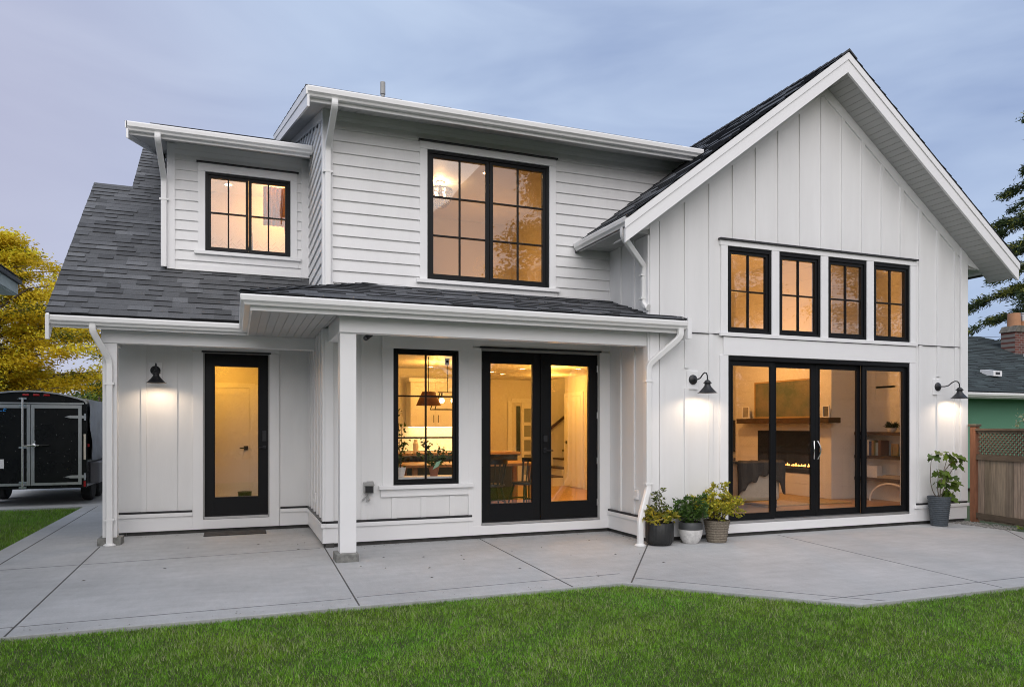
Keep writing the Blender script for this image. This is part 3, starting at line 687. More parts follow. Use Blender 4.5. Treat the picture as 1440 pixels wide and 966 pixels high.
for i in range(16):                                            # hip caps
    t0, t1 = i / 16, (i + 1.3) / 16; f = random.uniform(.75, 1.3); m.cur = (.056 * f, .06 * f, .067 * f)
    a = Vector((.06 + (ax - .06) * t0, pe + (ay - pe) * t0, pz0 + (az - pz0) * t0 + .03)); b = Vector((.06 + (ax - .06) * min(1, t1), pe + (ay - pe) * min(1, t1), pz0 + (az - pz0) * min(1, t1) + .018))
    for q in (Vector((.13, -.02, -.012)), Vector((-.02, .13, -.012))): m.poly([a, b, b + q, a + q])
rf = m.build('porch_roof', M['shingle'], house, vc=True)
m = MB(); th = .03
m.prism([(.08, pe + .02, pz0 - .03), (5.78, pe + .02, pz0 - .03), (5.78, G - .03, pz0 - .03 + sF * (G - .03 - pe)), (.08, G - .03, pz0 - .03 + sL * 0)], (0, 0, .02))
m.build('roof_deck', M['drip'], rf)
for q in ((.18, 5.735, 8.405, 8.425, 2.855, 3.02), (.16, .18, 8.405, 10.733, 2.855, 3.02), (-2.19, .18, 10.735, 10.755, 2.855, 3.0), (5.74, 5.80, 8.30, 8.555, 2.78, 3.06)): m = MB(); m.box(*q); m.build('fascia', M['trim'], rf)
m = MB()
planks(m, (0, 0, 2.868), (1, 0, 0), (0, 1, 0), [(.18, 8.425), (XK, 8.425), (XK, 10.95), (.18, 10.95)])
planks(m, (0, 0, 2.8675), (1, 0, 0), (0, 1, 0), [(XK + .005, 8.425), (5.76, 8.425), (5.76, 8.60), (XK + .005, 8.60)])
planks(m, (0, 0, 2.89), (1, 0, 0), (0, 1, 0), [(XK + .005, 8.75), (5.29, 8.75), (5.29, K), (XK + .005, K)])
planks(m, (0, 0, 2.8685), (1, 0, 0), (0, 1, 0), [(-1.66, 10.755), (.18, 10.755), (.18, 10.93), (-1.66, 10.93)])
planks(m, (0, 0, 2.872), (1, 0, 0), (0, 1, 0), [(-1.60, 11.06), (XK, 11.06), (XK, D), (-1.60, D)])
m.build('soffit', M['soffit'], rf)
m = MB(); m.box(XK + .04, XG0, 8.59, 8.75, 2.685, 2.872); m.box(XK + .04, XK + .19, 8.75, K - .03, 2.685, 2.89); m.build('beam', M['trim'], house, bevel=.004)
m = MB(); m.box(-1.66, XK, 10.93, 11.07, 2.70, 2.872); m.box(-1.66, -1.52, 11.07, D, 2.70, 2.87); m.build('beam', M['trim'], house, bevel=.004)
m = MB(); m.sweep([(-2.185, 10.74, 2.895), (.165, 10.74, 2.895), (.165, 8.41, 2.91), (5.735, 8.41, 2.91)], GP)
m.box(5.733, 5.737, 8.305, 8.41, 2.91, 3.005); m.box(-2.187, -2.183, 10.635, 10.74, 2.895, 2.99)
m.build('gutter', M['gutter'], house)
p = MB(); p.box(1.15, 1.34, 8.62, 8.80, .10, 2.69); p = p.build('porch_post', M['trim'], house, bevel=.004)
f = MB(); f.box(1.10, 1.36, 8.56, 8.86, -.05, .10); f.build('footing', M['block'], p, bevel=.012)
p = MB(); p.box(-1.645, -1.475, 10.95, 11.11, .10, 2.71); p = p.build('porch_post', M['trim'], house, bevel=.004)
f = MB(); f.box(-1.70, -1.42, 10.90, 11.2, -.05, .10); f.build('footing', M['block'], p, bevel=.012)

# --- upper shed roof and dormer roof
m = MB(); us = .297; ul = math.hypot(1, us)
shingles(m, (0, 9.06, uz(9.06)), (1, 0, 0), (0, 1 / ul, us / ul), [(.80, 0), (6.55, 0), (8.36, .9), (8.36, (RYm - 9.06) * ul), (.80, (RYm - 9.06) * ul)], seed=20)
rf = m.build('roof', M['shingle'], house, vc=True)
m = MB()
m.prism([(.84, 9.16, uz(9.16) - .03), (.84, RYm, uz(RYm) - .03), (.84, RYm, uz(RYm) - .10), (.84, 9.16, uz(9.16) - .10)], (5.5, 0, 0)); m.build('roof_deck', M['drip'], rf)
m = MB()
for z0, z1, x0, x1 in ((.004, -.10, .805, .82), (-.104, -.245, .818, .845)):
    m.prism([(x0, 9.04, uz(9.04) + z0), (x0, RYm, uz(RYm) + z0), (x0, RYm, uz(RYm) + z1), (x0, 9.04, uz(9.04) + z1)], (x1 - x0, 0, 0))
m.build('rake_board', M['trim'], rf)
m = MB()
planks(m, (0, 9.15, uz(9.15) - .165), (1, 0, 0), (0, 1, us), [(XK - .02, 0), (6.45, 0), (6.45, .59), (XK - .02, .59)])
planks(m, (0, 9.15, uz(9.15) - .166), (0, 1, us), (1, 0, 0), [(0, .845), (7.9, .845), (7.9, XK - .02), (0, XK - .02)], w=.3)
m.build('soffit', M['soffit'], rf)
m = MB(); m.box(.845, 6.50, 9.135, 9.155, 5.555, 5.71); m.build('fascia', M['trim'], rf)
m = MB(); m.sweep([(.822, 9.135, 5.60), (6.52, 9.135, 5.60)], GP); m.box(.819, .823, 9.03, 9.135, 5.60, 5.70); m.build('gutter', M['gutter'], house)
m = MB(); dz = lambda y: 5.72 + .29 * (y - 11.03)
dl_ = math.hypot(1, .29)
shingles(m, (0, 11.02, dz(11.02)), (1, 0, 0), (0, 1 / dl_, .29 / dl_), [(-1.39, 0), (XK - .02, 0), (XK - .02, 4.9), (-1.39, 4.9)], seed=21)
rf = m.build('roof', M['shingle'], house, vc=True)
m = MB(); m.prism([(-1.36, 11.12, dz(11.12) - .03), (-1.36, 15.7, dz(15.7) - .03), (-1.36, 15.7, dz(15.7) - .10), (-1.36, 11.12, dz(11.12) - .10)], (2.4, 0, 0)); m.build('roof_deck', M['drip'], rf)
m = MB()
for z0, z1, x0, x1 in ((.004, -.09, -1.385, -1.37), (-.094, -.225, -1.372, -1.345)):
    m.prism([(x0, 11.0, dz(11.0) + z0), (x0, 15.6, dz(15.6) + z0), (x0, 15.6, dz(15.6) + z1), (x0, 11.0, dz(11.0) + z1)], (x1 - x0, 0, 0))
m.build('rake_board', M['trim'], rf)
m = MB()
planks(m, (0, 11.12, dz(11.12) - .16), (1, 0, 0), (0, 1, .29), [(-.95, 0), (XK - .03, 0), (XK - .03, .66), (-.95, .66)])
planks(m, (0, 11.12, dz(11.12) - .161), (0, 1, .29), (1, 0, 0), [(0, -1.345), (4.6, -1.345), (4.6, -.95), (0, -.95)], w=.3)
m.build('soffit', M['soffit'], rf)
m = MB(); m.box(-1.345, XK - .06, 11.105, 11.125, 5.575, 5.72); m.build('fascia', M['trim'], rf)
m = MB(); m.sweep([(-1.36, 11.105, 5.615), (XK - .03, 11.105, 5.615)], GP)
m.box(XK - .033, XK - .029, 11.0, 11.105, 5.615, 5.715); m.build('gutter', M['gutter'], house)
m = MB(); m.tube([(2.3, 12, 6.4), (2.3, 12, 7.12)], .032, 14); m.tube([(2.3, 12, 7.10), (2.3, 12, 7.30)], .043, 14); m.build('vent_pipe', M['grey'], house)

# --- downspouts
def dprof(w=.076, d=.058):
    r = .012; P = []
    for sx_, sy_, a0 in ((1, 1, 0), (-1, 1, 90), (-1, -1, 180), (1, -1, 270)):
        for k in range(3): a = R(a0 + 45 * k); P.append((sx_ * (w / 2 - r) + r * math.cos(a), sy_ * (d / 2 - r) + r * math.sin(a)))
    return P
def rounded(pts, r=.07, n=5):
    P = [Vector(p) for p in pts]; out = [P[0]]
    for i in range(1, len(P) - 1):
        a, b, c = P[i - 1], P[i], P[i + 1]; l0 = min(r, (a - b).length * .45); l1 = min(r, (c - b).length * .45)
        s = b + (a - b).normalized() * l0; e = b + (c - b).normalized() * l1
        for k in range(n + 1): t = k / n; out.append(s * (1 - t) ** 2 + b * 2 * t * (1 - t) + e * t * t)
    return out + [P[-1]]
def downspout(pts, straps=(), foot=None, w=.08, d=.06):
    m = MB(); m.sweep(rounded(pts), dprof(w, d), up=(0, 1, 0))
    for x, y, z in straps: m.box(x - w / 2 - .02, x + w / 2 + .02, y - d / 2 - .004, y + d / 2 + .01, z - .012, z + .012)
    if foot is not None: m.lathe([(.075, 0), (.078, .008), (.05, .03)], foot, 20)
    return m.build('downspout', M['gutter'], house, smooth=False)
downspout([(-1.72, 10.69, 2.93), (-1.72, 10.69, 2.82), (-1.555, 10.90, 2.46), (-1.555, 10.90, .02)], [(-1.555, 10.90, 2.15), (-1.555, 10.9, .34)], (-1.555, 10.9, 0))
downspout([(-.99, 11.05, 5.62), (-.99, 11.05, 5.54), (-.965, 11.69, 5.20), (-.965, 11.69, 3.92)], [(-.965, 11.69, 4.9)])
downspout([(1.15, 9.08, 5.60), (1.15, 9.08, 5.52), (1.135, 9.655, 5.22), (1.135, 9.655, 3.42)], [(1.135, 9.655, 4.9)])
downspout([(4.74, 8.30, 4.17), (4.74, 8.30, 4.06), (5.255, 8.64, 3.78), (5.255, 8.64, 3.25), (5.255, 8.52, 3.2)], [(5.255, 8.64, 3.66), (5.255, 8.64, 3.34)])
downspout([(5.66, 8.36, 2.92), (5.66, 8.36, 2.80), (5.262, 8.535, 2.42), (5.262, 8.535, .74), (5.09, 8.41, .44), (5.03, 8.36, .32), (5.03, 8.36, .02)], [(5.262, 8.535, 2.2), (5.262, 8.535, .8)], (5.03, 8.36, 0))
downspout([(11.86, 9.2, 4.16), (11.86, 9.2, 4.03), (11.47, 9.2, 3.72), (11.47, 9.2, .02)], [(11.47, 9.2, 3.4)])
# outdoor socket box, hose bibb cover, small wall vents
ob = MB(); ob.box(1.60, 1.73, K - .075, K, .70, .83); ob.prism([(1.595, K - .09, .80), (1.735, K - .09, .80), (1.735, K, .845), (1.595, K, .845)], (0, 0, .01))
o = ob.build('socket_box', M['grey'], house, bevel=.004)
ob = MB(); ob.box(1.615, 1.715, K - .082, K - .0755, .705, .79); ob.build('cover', M['flash'], o)
ob = MB(); ob.tube([(1.66, K - .04, .70), (1.66, K - .05, .65), (1.64, K - .05, .60)], .014); ob.tube([(1.64, K - .04, .68), (1.58, K - .05, .60)], .012); ob.ball((1.665, K - .06, .61), .02, 6); ob.build('plug', M['grey'], o)
for F, u, z in ((FR, 8.88, .62), (FL, 10.72, .56)):
    ob = MB(); wbox(ob, F, u - .05, u + .05, 0, .03, z - .06, z + .07); wbox(ob, F, u - .05, u + .05, .03, .045, z - .06, z - .02); ob.build('wall_vent', M['trim'], house, bevel=.006)
# ------------------------------------------------------------------ wall lamps
def wall_lamp(x, y, z, side, reach, label):
    """goose-neck barn lamp; the plate sits at (x, y, z), the arm swings out by `reach` and sideways by `side`"""
    t = thing('wall_lamp', label, 'lamp', (x, y, z), 'barn lamps on the house wall')
    F = lambda u, o, q: (x + u, y - o, z + q)
    m = MB(); wbox(m, F, -.09, .09, 0, .022, -.135, .125); m.build('mount_block', M['trim'], t, bevel=.004)
    m = MB(); Mx = Matrix.Rotation(R(90), 3, 'X'); m.lathe([(.068, 0), (.068, .012), (.058, .022), (.02, .034), (1e-6, .036)], F(0, .022, 0), 28, Mx); m.build('back_plate', M['lampblack'], t, True)
    P = [(0, .05, 0), (.25, .30, .0), (.42, .5, .015), (.58, .66, .06), (.74, .80, .085), (.88, .93, .078), (.97, .99, .045), (1, 1, .0), (1, 1, -.03)]
    pts = [F(side * a, .05 + (reach - .05) * b, q) for a, b, q in P]
    m = MB(); m.tube(pts, .0095, 10); m.build('arm', M['lampblack'], t, True)
    cx_, cy_, cz_ = F(side, reach, 0)
    m = MB(); m.lathe([(.012, -.015), (.026, -.022), (.042, -.038), (.046, -.052), (.060, -.054), (.060, -.060), (.043, -.064), (.040, -.085), (.044, -.10), (.060, -.122), (.085, -.150), (.118, -.186), (.135, -.192), (.135, -.196), (.116, -.190), (.082, -.154), (.05, -.116), (.036, -.10), (1e-6, -.098)], (cx_, cy_, cz_), 36)
    m.build('shade', [M['lampblack']], t, True)
    m = MB(); m.ball((cx_, cy_, cz_ - .150), .027, 8); b = m.build('bulb', M['bulb'], t, True); b.visible_shadow = True
    l = bpy.data.lights.new('lamp_light', 'SPOT'); l.energy = 8.5; l.color = (1, .76, .54); l.shadow_soft_size = .03; l.spot_size = R(164); l.spot_blend = .5
    o = bpy.data.objects.new('lamp_light', l); col.objects.link(o); o.parent = t; o.location = Vector((cx_, cy_, cz_ - .186)) - Vector((x, y, z))
    return t
wall_lamp(-1.08, D, 2.40, .035, .29, 'black barn lamp on the porch wall left of the single glass door')
wall_lamp(6.00, G, 2.24, .065, .27, 'black barn lamp on the gable wall above the three potted shrubs')
wall_lamp(10.75, G, 2.235, .245, .22, 'black barn lamp on the gable wall above the potted fig tree')
t = thing('security_camera', 'small black bullet camera under the porch beam', 'camera', (1.62, 9.3, 2.72))
m = MB(); m.tube([(1.60, 9.32, 2.88), (1.60, 9.32, 2.76)], .014, 10); m.lathe([(.045, 0), (.045, .012)], (1.60, 9.32, 2.872), 18); m.build('bracket', M['lampblack'], t)
m = MB(); m.tube([(1.64, 9.36, 2.77), (1.55, 9.22, 2.70)], .032, 16); m.build('housing', M['lampblack'], t, True)
m = MB(); m.tube([(1.551, 9.222, 2.7007), (1.549, 9.219, 2.699)], .022, 16); m.build('lens', M['glass'], t)

# ------------------------------------------------------------------ leaves
class Leaves:
    def __init__(s): s.V = []; s.C = []
    def add(s, pos, d, L, W, c, curl=.25, roll=None, lobes=False):
        """one folded leaf per row: base position, direction, length, width, colour"""
        n = len(pos); d = d / (np.linalg.norm(d, axis=1, keepdims=True) + 1e-9)
        r = RNG.normal(size=(n, 3)) if roll is None else roll
        sd = np.cross(d, r); sd /= np.linalg.norm(sd, axis=1, keepdims=True) + 1e-9; nn = np.cross(sd, d)
        L = np.broadcast_to(np.asarray(L, float), (n,))[:, None]; W = np.broadcast_to(np.asarray(W, float), (n,))[:, None]
        V = np.empty((n, 4, 3), np.float32)
        V[:, 0] = pos; V[:, 1] = pos + d * L * .5 + sd * W * .5 + nn * W * curl; V[:, 2] = pos + d * L - nn * L * .08; V[:, 3] = pos + d * L * .5 - sd * W * .5 + nn * W * curl
        s.V.append(V); s.C.append(np.broadcast_to(np.asarray(c, float), (n, 3)).astype(np.float32))
    def build(s, name, mat, parent=None):
        V = np.concatenate(s.V); C = np.concatenate(s.C); n = len(V)
        if parent is not None:
            o = np.array(chain(parent).inverted(), dtype=np.float32); V = V @ o[:3, :3].T + o[:3, 3]
        me = bpy.data.meshes.new(name); me.vertices.add(n * 4); me.vertices.foreach_set('co', np.ascontiguousarray(V, np.float32).ravel())
        b = (np.arange(n) * 4)[:, None]; lp = np.concatenate([b + np.array([0, 1, 2]), b + np.array([0, 2, 3])], 1).astype(np.int32)
        me.loops.add(n * 6); me.loops.foreach_set('vertex_index', lp.ravel()); me.polygons.add(n * 2)
        me.polygons.foreach_set('loop_start', (np.arange(n * 2) * 3).astype(np.int32)); me.update(calc_edges=True)
        at = me.color_attributes.new('Col', 'FLOAT_COLOR', 'POINT'); C4 = np.ones((n, 4, 4), np.float32); C4[:, :, :3] = C[:, None, :]; at.data.foreach_set('color', C4.ravel())
        me.materials.append(mat); o = bpy.data.objects.new(name, me); col.objects.link(o)
        if parent is not None: o.parent = parent
        return o
M['leaf'] = leaf_mat('leaf', (1, 1, 1), .3, .42)
M['needle'] = leaf_mat('needle', (1, 1, 1), .15, .6)
def cols(n, a, b, jit=.15):
    t = RNG.uniform(0, 1, (n, 1)); c = np.array(a) * (1 - t) + np.array(b) * t
    return c * RNG.uniform(1 - jit, 1 + jit, (n, 1))
def pot(t, c, prof, mat, soil_z, soil_r, k=48, rib=None):
    m = MB(); m.lathe(prof, c, k, rib=rib); m.build('pot', mat, t, True)
    m = MB(); m.lathe([(soil_r, 0), (soil_r * .6, .012), (1e-6, .016)], (c[0], c[1], soil_z), 20); m.build('soil', M['potsoil'], t)
def shrub(t, c, z0, stems, rad, hgt, nl, L, W, ca, cb, droop=.0, top=None, cc=None, squash=1, stemc=(.06, .05, .02)):
    """woody stems that fork, leaves along the twigs"""
    sm = MB(); lv = Leaves(); rg = random.Random(int(c[0] * 100)); twigs = []
    for i in range(stems):
        a = 2 * math.pi * (i + rg.random() * .7) / stems; r = rad * rg.uniform(.35, 1); h = hgt * rg.uniform(.55, 1) * (1 - .35 * (r / rad) ** 2)
        b = Vector((c[0] + .04 * math.cos(a), c[1] + .04 * math.sin(a), z0)); e = Vector((c[0] + r * math.cos(a), c[1] + r * math.sin(a) * squash, z0 + h - droop * r / rad))
        mid = (b + e) / 2 + Vector((0, 0, .22 * h + droop * .5)); pts = [b * (1 - q) ** 2 + mid * 2 * q * (1 - q) + e * q * q for q in [j / 7 for j in range(8)]]
        sm.tube(pts, .0055, 6, .002); twigs.append(pts)
        for _ in range(4):
            q = rg.uniform(.35, .95); j = min(6, int(q * 7)); s = pts[j]; dv = Vector((rg.uniform(-1, 1), rg.uniform(-1, 1), rg.uniform(-.2, .9))).normalized() * rad * rg.uniform(.25, .5)
            tw = [s, s + dv * .5 + Vector((0, 0, .01)), s + dv]; sm.tube(tw, .003, 5, .0012); twigs.append(tw)
    sm.build('stem', M['bark'], t)
    pos = []; dr = []
    for _ in range(nl):
        tw = rg.choice(twigs); q = rg.uniform(.15, 1) ** .6; x = q * (len(tw) - 1); j = min(len(tw) - 2, int(x)); p = tw[j].lerp(tw[j + 1], x - j); d = (tw[j + 1] - tw[j]).normalized()
        pos.append(p + Vector((rg.gauss(0, .012), rg.gauss(0, .012), rg.gauss(0, .012)))); dr.append(d * .5 + Vector((rg.gauss(0, .7), rg.gauss(0, .7), rg.gauss(.15 - droop * 2, .5))))
    pos = np.array(pos); dr = np.array(dr); n = len(pos); C = cols(n, ca, cb)
    if cc is not None:
        k = RNG.uniform(0, 1, n) < cc[1]; C[k] = np.array(cc[0]) * RNG.uniform(.75, 1.15, (k.sum(), 1))
    lv.add(pos, dr, L * RNG.uniform(.6, 1.2, n), W * RNG.uniform(.7, 1.2, n), C)
    lv.build('foliage', M['leaf'], t)
# 1 black ribbed pot, variegated shrub
c = (5.325, 8.355, 0); t = thing('potted_shrub', 'yellow and green variegated shrub in a black ribbed pot beside the downspout', 'potted plant', c, 'potted shrubs against the gable wall')
pot(t, c, [(.12, 0), (.155, .012), (.178, .05), (.186, .12), (.188, .30), (.184, .305), (.172, .30), (.168, .27), (.168, .26)], paint('black_ceramic', (.018, .019, .019), .45, .2, 20), .265, .168, 96, lambda j, z: 1 + (.018 if j % 4 < 2 else -.012) * (1 if .02 < z < .29 else 0))
shrub(t, c, .27, 9, .29, .24, 330, .085, .046, (.10, .14, .02), (.32, .28, .03), .10, cc=((.62, .50, .06), .38))
sh = Leaves(); sm = MB(); pts = [Vector((5.31, 8.35, .27)), Vector((5.33, 8.35, .45)), Vector((5.30, 8.33, .58)), Vector((5.32, 8.34, .72))]; sm.tube(pts, .005, 6, .002)
for k in range(9): a = k * 2.4; z = .44 + .03 * k; sm.tube([(5.31, 8.35, z), (5.31 + .11 * math.cos(a), 8.35 + .08 * math.sin(a), z + .03)], .003, 5)
sm.build('stem', M['bark'], t)
n = 110; z = RNG.uniform(.42, .74, n); a = RNG.uniform(0, 6.28, n); r = RNG.uniform(.0, .13, n) * (1 - .6 * (z - .42) / .34)
sh.add(np.stack([5.31 + r * np.cos(a), 8.35 + .8 * r * np.sin(a), z], 1), np.stack([np.cos(a), np.sin(a), RNG.normal(-.2, .5, n)], 1), .06, .03, cols(n, (.05, .07, .02), (.17, .19, .04)), .3); sh.build('foliage', M['leaf'], t)
# 2 white and grey pot
c = (5.80, 8.33, 0); t = thing('potted_shrub', 'dense dark green shrub in a two-tone white and grey pot', 'potted plant', c, 'potted shrubs against the gable wall')
pot(t, c, [(.085, 0), (.10, .004), (.135, .06), (.158, .13), (.162, .19)], paint('white_glaze', (.66, .65, .63), .55, .25, 18), .25, .14)
m = MB(); m.lathe([(.1622, .191), (.161, .24), (.152, .285), (.146, .29), (.142, .28), (.142, .24)], c, 48); m.build('pot_band', paint('grey_glaze', (.055, .058, .06), .5, .2, 18), t, True)
shrub(t, c, .25, 15, .29, .42, 1200, .062, .032, (.035, .085, .022), (.11, .19, .035), .02)
# 3 woven patterned pot
c = (6.19, 8.28, 0); t = thing('potted_shrub', 'golden yellow-green box shrub in a patterned taupe pot', 'potted plant', c, 'potted shrubs against the gable wall')
pr = [(.115, 0), (.128, .005)]; z = .02
while z < .26:
    q = .128 + .042 * z / .28; pr += [(q, z), (q + .006, z + .009), (q + .006, z + .020), (q, z + .029)]; z += .034
pr += [(.174, .285), (.178, .30), (.170, .302), (.16, .29), (.158, .26)]
pot(t, c, pr, paint('taupe_pot', (.20, .17, .13), .8, .45, 45, .4, 60), .262, .158, 64, lambda j, z: 1 + .014 * math.sin(j * 1.57 + z * 180))
shrub(t, c, .26, 22, .42, .52, 3000, .044, .026, (.20, .25, .02), (.60, .52, .05), .0, cc=((.60, .46, .04), .12), squash=.8)
# 4 fig tree in a tall grey pot
c = (10.53, 8.36, 0); t = thing('potted_fig', 'young fig tree in a tall grooved grey-blue pot', 'potted plant', c)
pr = [(.11, 0), (.118, .006)]; z = .012
while z < .44: q = .118 + .052 * z / .46; pr += [(q, z), (q + .004, z + .008), (q + .0035, z + .022), (q - .003, z + .028)]; z += .031
pr += [(.172, .455), (.170, .47), (.158, .47), (.156, .44)]
pot(t, c, pr, paint('slate_pot', (.075, .09, .105), .6, .25, 25, .2, 60), .44, .156)
sm = MB(); P = lambda *q: [Vector((c[0] + a, c[1] + b, d)) for a, b, d in q]
st = [P((-.03, 0, .44), (-.17, -.03, .53), (-.25, -.04, .72), (-.24, -.04, .95), (-.22, -.05, 1.16)), P((0, 0, .44), (-.05, 0, .62), (-.02, 0, .78), (-.03, 0, .88)),
      P((.02, 0, .44), (.03, 0, .65), (.09, .0, .85), (.17, 0, 1.05), (.20, 0, 1.18)), P((.03, 0, .44), (.12, 0, .60), (.22, 0, .80), (.34, 0, .95), (.42, .0, 1.02)), P((.05, -.02, .44), (.13, -.06, .56), (.18, -.08, .66)), P((.09, 0, .85), (.24, 0, .98), (.34, -.02, 1.14))]
for s in st: sm.tube(rounded(s, .08, 4), .0075, 8, .004)
sm.build('stem', paint('fig_bark', (.12, .10, .075), .8, .3, 20), t)
def fig_leaf(m, p, d, nrm, L):
    d = d.normalized(); s = d.cross(nrm).normalized(); n = s.cross(d)
    out = [(0, 0), (.10, .16), (.02, .40), (.16, .52), (.34, .40), (.36, .30), (.46, .42), (.66, .46), (.72, .34), (.62, .16), (.78, .14), (1.0, .07), (1.06, 0)]
    f = lambda a, b: p + d * L * a + s * L * b + n * L * (.10 * abs(b) - .16 * a * a)
    top = [f(a, b) for a, b in out]; bot = [f(a, -b) for a, b in out]; mid = [f(a, 0) for a, b in out]
    for i in range(len(out) - 1): m.poly([mid[i], top[i], top[i + 1], mid[i + 1]]); m.poly([mid[i + 1], bot[i + 1], bot[i], mid[i]])
fl = MB(); rg = random.Random(4)
def figs(center, n, spread, L, dn=.0):
    for i in range(n):
        a = rg.uniform(0, 6.28); d = Vector((math.cos(a), .7 * math.sin(a) - .25, rg.uniform(-.9, .5) - dn)); p = Vector((c[0] + center[0], c[1] + center[1], center[2])) + d * spread * rg.uniform(.3, 1)
        g = rg.uniform(.6, 1.35); y = rg.random(); fl.cur = (.075 * g + .07 * y * y, .135 * g + .07 * y * y, .022 * g); fig_leaf(fl, p, d + Vector((0, 0, -.35)), Vector((rg.uniform(-.5, .5), -.9, rg.uniform(.2, 1))), L * rg.uniform(.75, 1.15))
figs((-.22, -.05, 1.15), 6, .06, .115); figs((-.03, 0, .88), 4, .05, .11); figs((-.10, -.02, .72), 3, .05, .10); figs((.19, 0, 1.15), 6, .06, .12); figs((.34, 0, 1.10), 7, .07, .13)
figs((.38, 0, .98), 4, .06, .13); figs((.27, 0, .80), 4, .05, .14); figs((.10, -.06, .68), 6, .07, .15); figs((.16, -.08, .56), 6, .08, .155, .5); figs((.12, 0, .86), 3, .06, .12); figs((.08, -.1, .46), 3, .05, .14, .4)
fl.build('foliage', M['leaf'], t, vc=True)

# ------------------------------------------------------------------ door mat, fallen leaves
m = MB(); m.box(-.42, .44, 11.30, 11.69, .002, .016); o = m.build('doormat', paint('mat', (.055, .05, .045), .95, .7, 14, .6, 70), bevel=.004); tag(o, 'dark mottled doormat in front of the single glass door', 'doormat')
m = MB(); rg = random.Random(9)
for _ in range(330):
    x = rg.uniform(-1.5, 5); y = rg.uniform(8.3, 11) if x < 1 else rg.uniform(6.8, 9.3); k = rg.random()
    if k < .34: x = rg.uniform(1.4, 5.2); y = 9.64 - abs(rg.gauss(0, .07))                      # swept against the walls and along the lawn edge
    elif k < .52: x = rg.uniform(-1.3, 1.0); y = 11.62 - abs(rg.gauss(0, .08))
    elif k < .70: x = 5.24 - abs(rg.gauss(0, .06)); y = rg.uniform(8.6, 9.6)
    elif k < .86: x = rg.uniform(-2.6, 3.5); y = 6.47 + abs(rg.gauss(0, .12))
    a = rg.uniform(0, 3.14); L = rg.uniform(.004, .013) if k < .86 else rg.uniform(.008, .026)
    d = Vector((math.cos(a), math.sin(a), 0)) * L; s = Vector((-d.y, d.x, 0)) * .35
    p = Vector((x, y, .003)); m.poly([p - d, p - s + Vector((0, 0, .004)), p + d, p + s + Vector((0, 0, .006))])
setting(m.build('leaf_litter', paint('litter', (.07, .05, .03), .9)), 'stuff')
m = MB()
for _ in range(420):
    x = rg.uniform(11.0, 11.42); y = rg.uniform(7.55, 8.55); r = rg.uniform(.006, .018); m.ball((x, y, r * .6), r, 3, (1, rg.uniform(.7, 1), .7))
setting(m.build('gravel', paint('gravel', (.26, .25, .23), .9, .4, 30)), 'stuff')

# ------------------------------------------------------------------ cargo trailer
def dusty_black():
    m, nt, b = new_mat('trailer_black'); L = nt.links; tc = _mk(nt, 'ShaderNodeTexCoord'); v = _mk(nt, 'ShaderNodeTexVoronoi'); v.inputs['Scale'].default_value = 11; L.new(tc.outputs['Object'], v.inputs['Vector'])
    r = _mk(nt, 'ShaderNodeMapRange'); r.inputs[1].default_value = .06; r.inputs[2].default_value = .10; r.inputs[3].default_value = 1; r.inputs[4].default_value = 0; L.new(v.outputs['Distance'], r.inputs[0])
    n = _mk(nt, 'ShaderNodeTexNoise'); n.inputs['Scale'].default_value = 3; n.inputs['Detail'].default_value = 8; L.new(tc.outputs['Object'], n.inputs['Vector'])
    mr = _mk(nt, 'ShaderNodeMapRange'); mr.inputs[1].default_value = .35; mr.inputs[2].default_value = .75; mr.inputs[3].default_value = .22; mr.inputs[4].default_value = .42; L.new(n.outputs['Fac'], mr.inputs[0]); L.new(mr.outputs[0], b.inputs['Roughness'])
    x = _mk(nt, 'ShaderNodeMix', data_type='RGBA'); x.inputs[6].default_value = (.006, .0065, .007, 1); x.inputs[7].default_value = (.16, .16, .15, 1); L.new(r.outputs[0], x.inputs[0]); L.new(x.outputs[2], b.inputs['Base Color']); b.inputs['Specular IOR Level'].default_value = .3
    return m
TX0, TX1, TY, TY1, TZ0, TZ1 = -4.86, -2.82, 16.9, 21.2, .36, 2.10
t = thing('cargo_trailer', 'black enclosed cargo trailer with double rear doors parked on the driveway', 'trailer', ((TX0 + TX1) / 2, TY + 2, 0))
tb = dusty_black()
TC = (TX0 + TX1) / 2
prof = [(TX1, TZ0), (TX1, TZ1 - .05), (TX1 - .012, TZ1 - .015)] + [(TC + (TX1 - TC) * f, TZ1 + .19 * (1 - f ** 2.1)) for f in (.95, .85, .7, .5, .25, 0)]
prof = prof + [(2 * TC - x, z) for x, z in prof[::-1][1:]]
m = MB(); m.prism([(x, TY, z) for x, z in prof], (0, TY1 - TY, 0)); body = m.build('body', tb, t)
m = MB(); rim = [(x, TY - .015, z) for x, z in prof[1:-1]]
for a, b in zip(rim, rim[1:]): m.bar(a, b, .03, .035, (0, 1, 0))
m.build('rim', M['alu'], t)
m = MB(); m.box(TX0 + .05, TX1 - .05, TY - .025, TY, 2.035, 2.065); m.build('door_header', M['alu'], t)
m = MB(); m.box(TX0, TX1, TY - .012, TY + .01, TZ0 - .02, TZ0 + .03); m.build('rear_sill', tb, t)
MX = -3.79
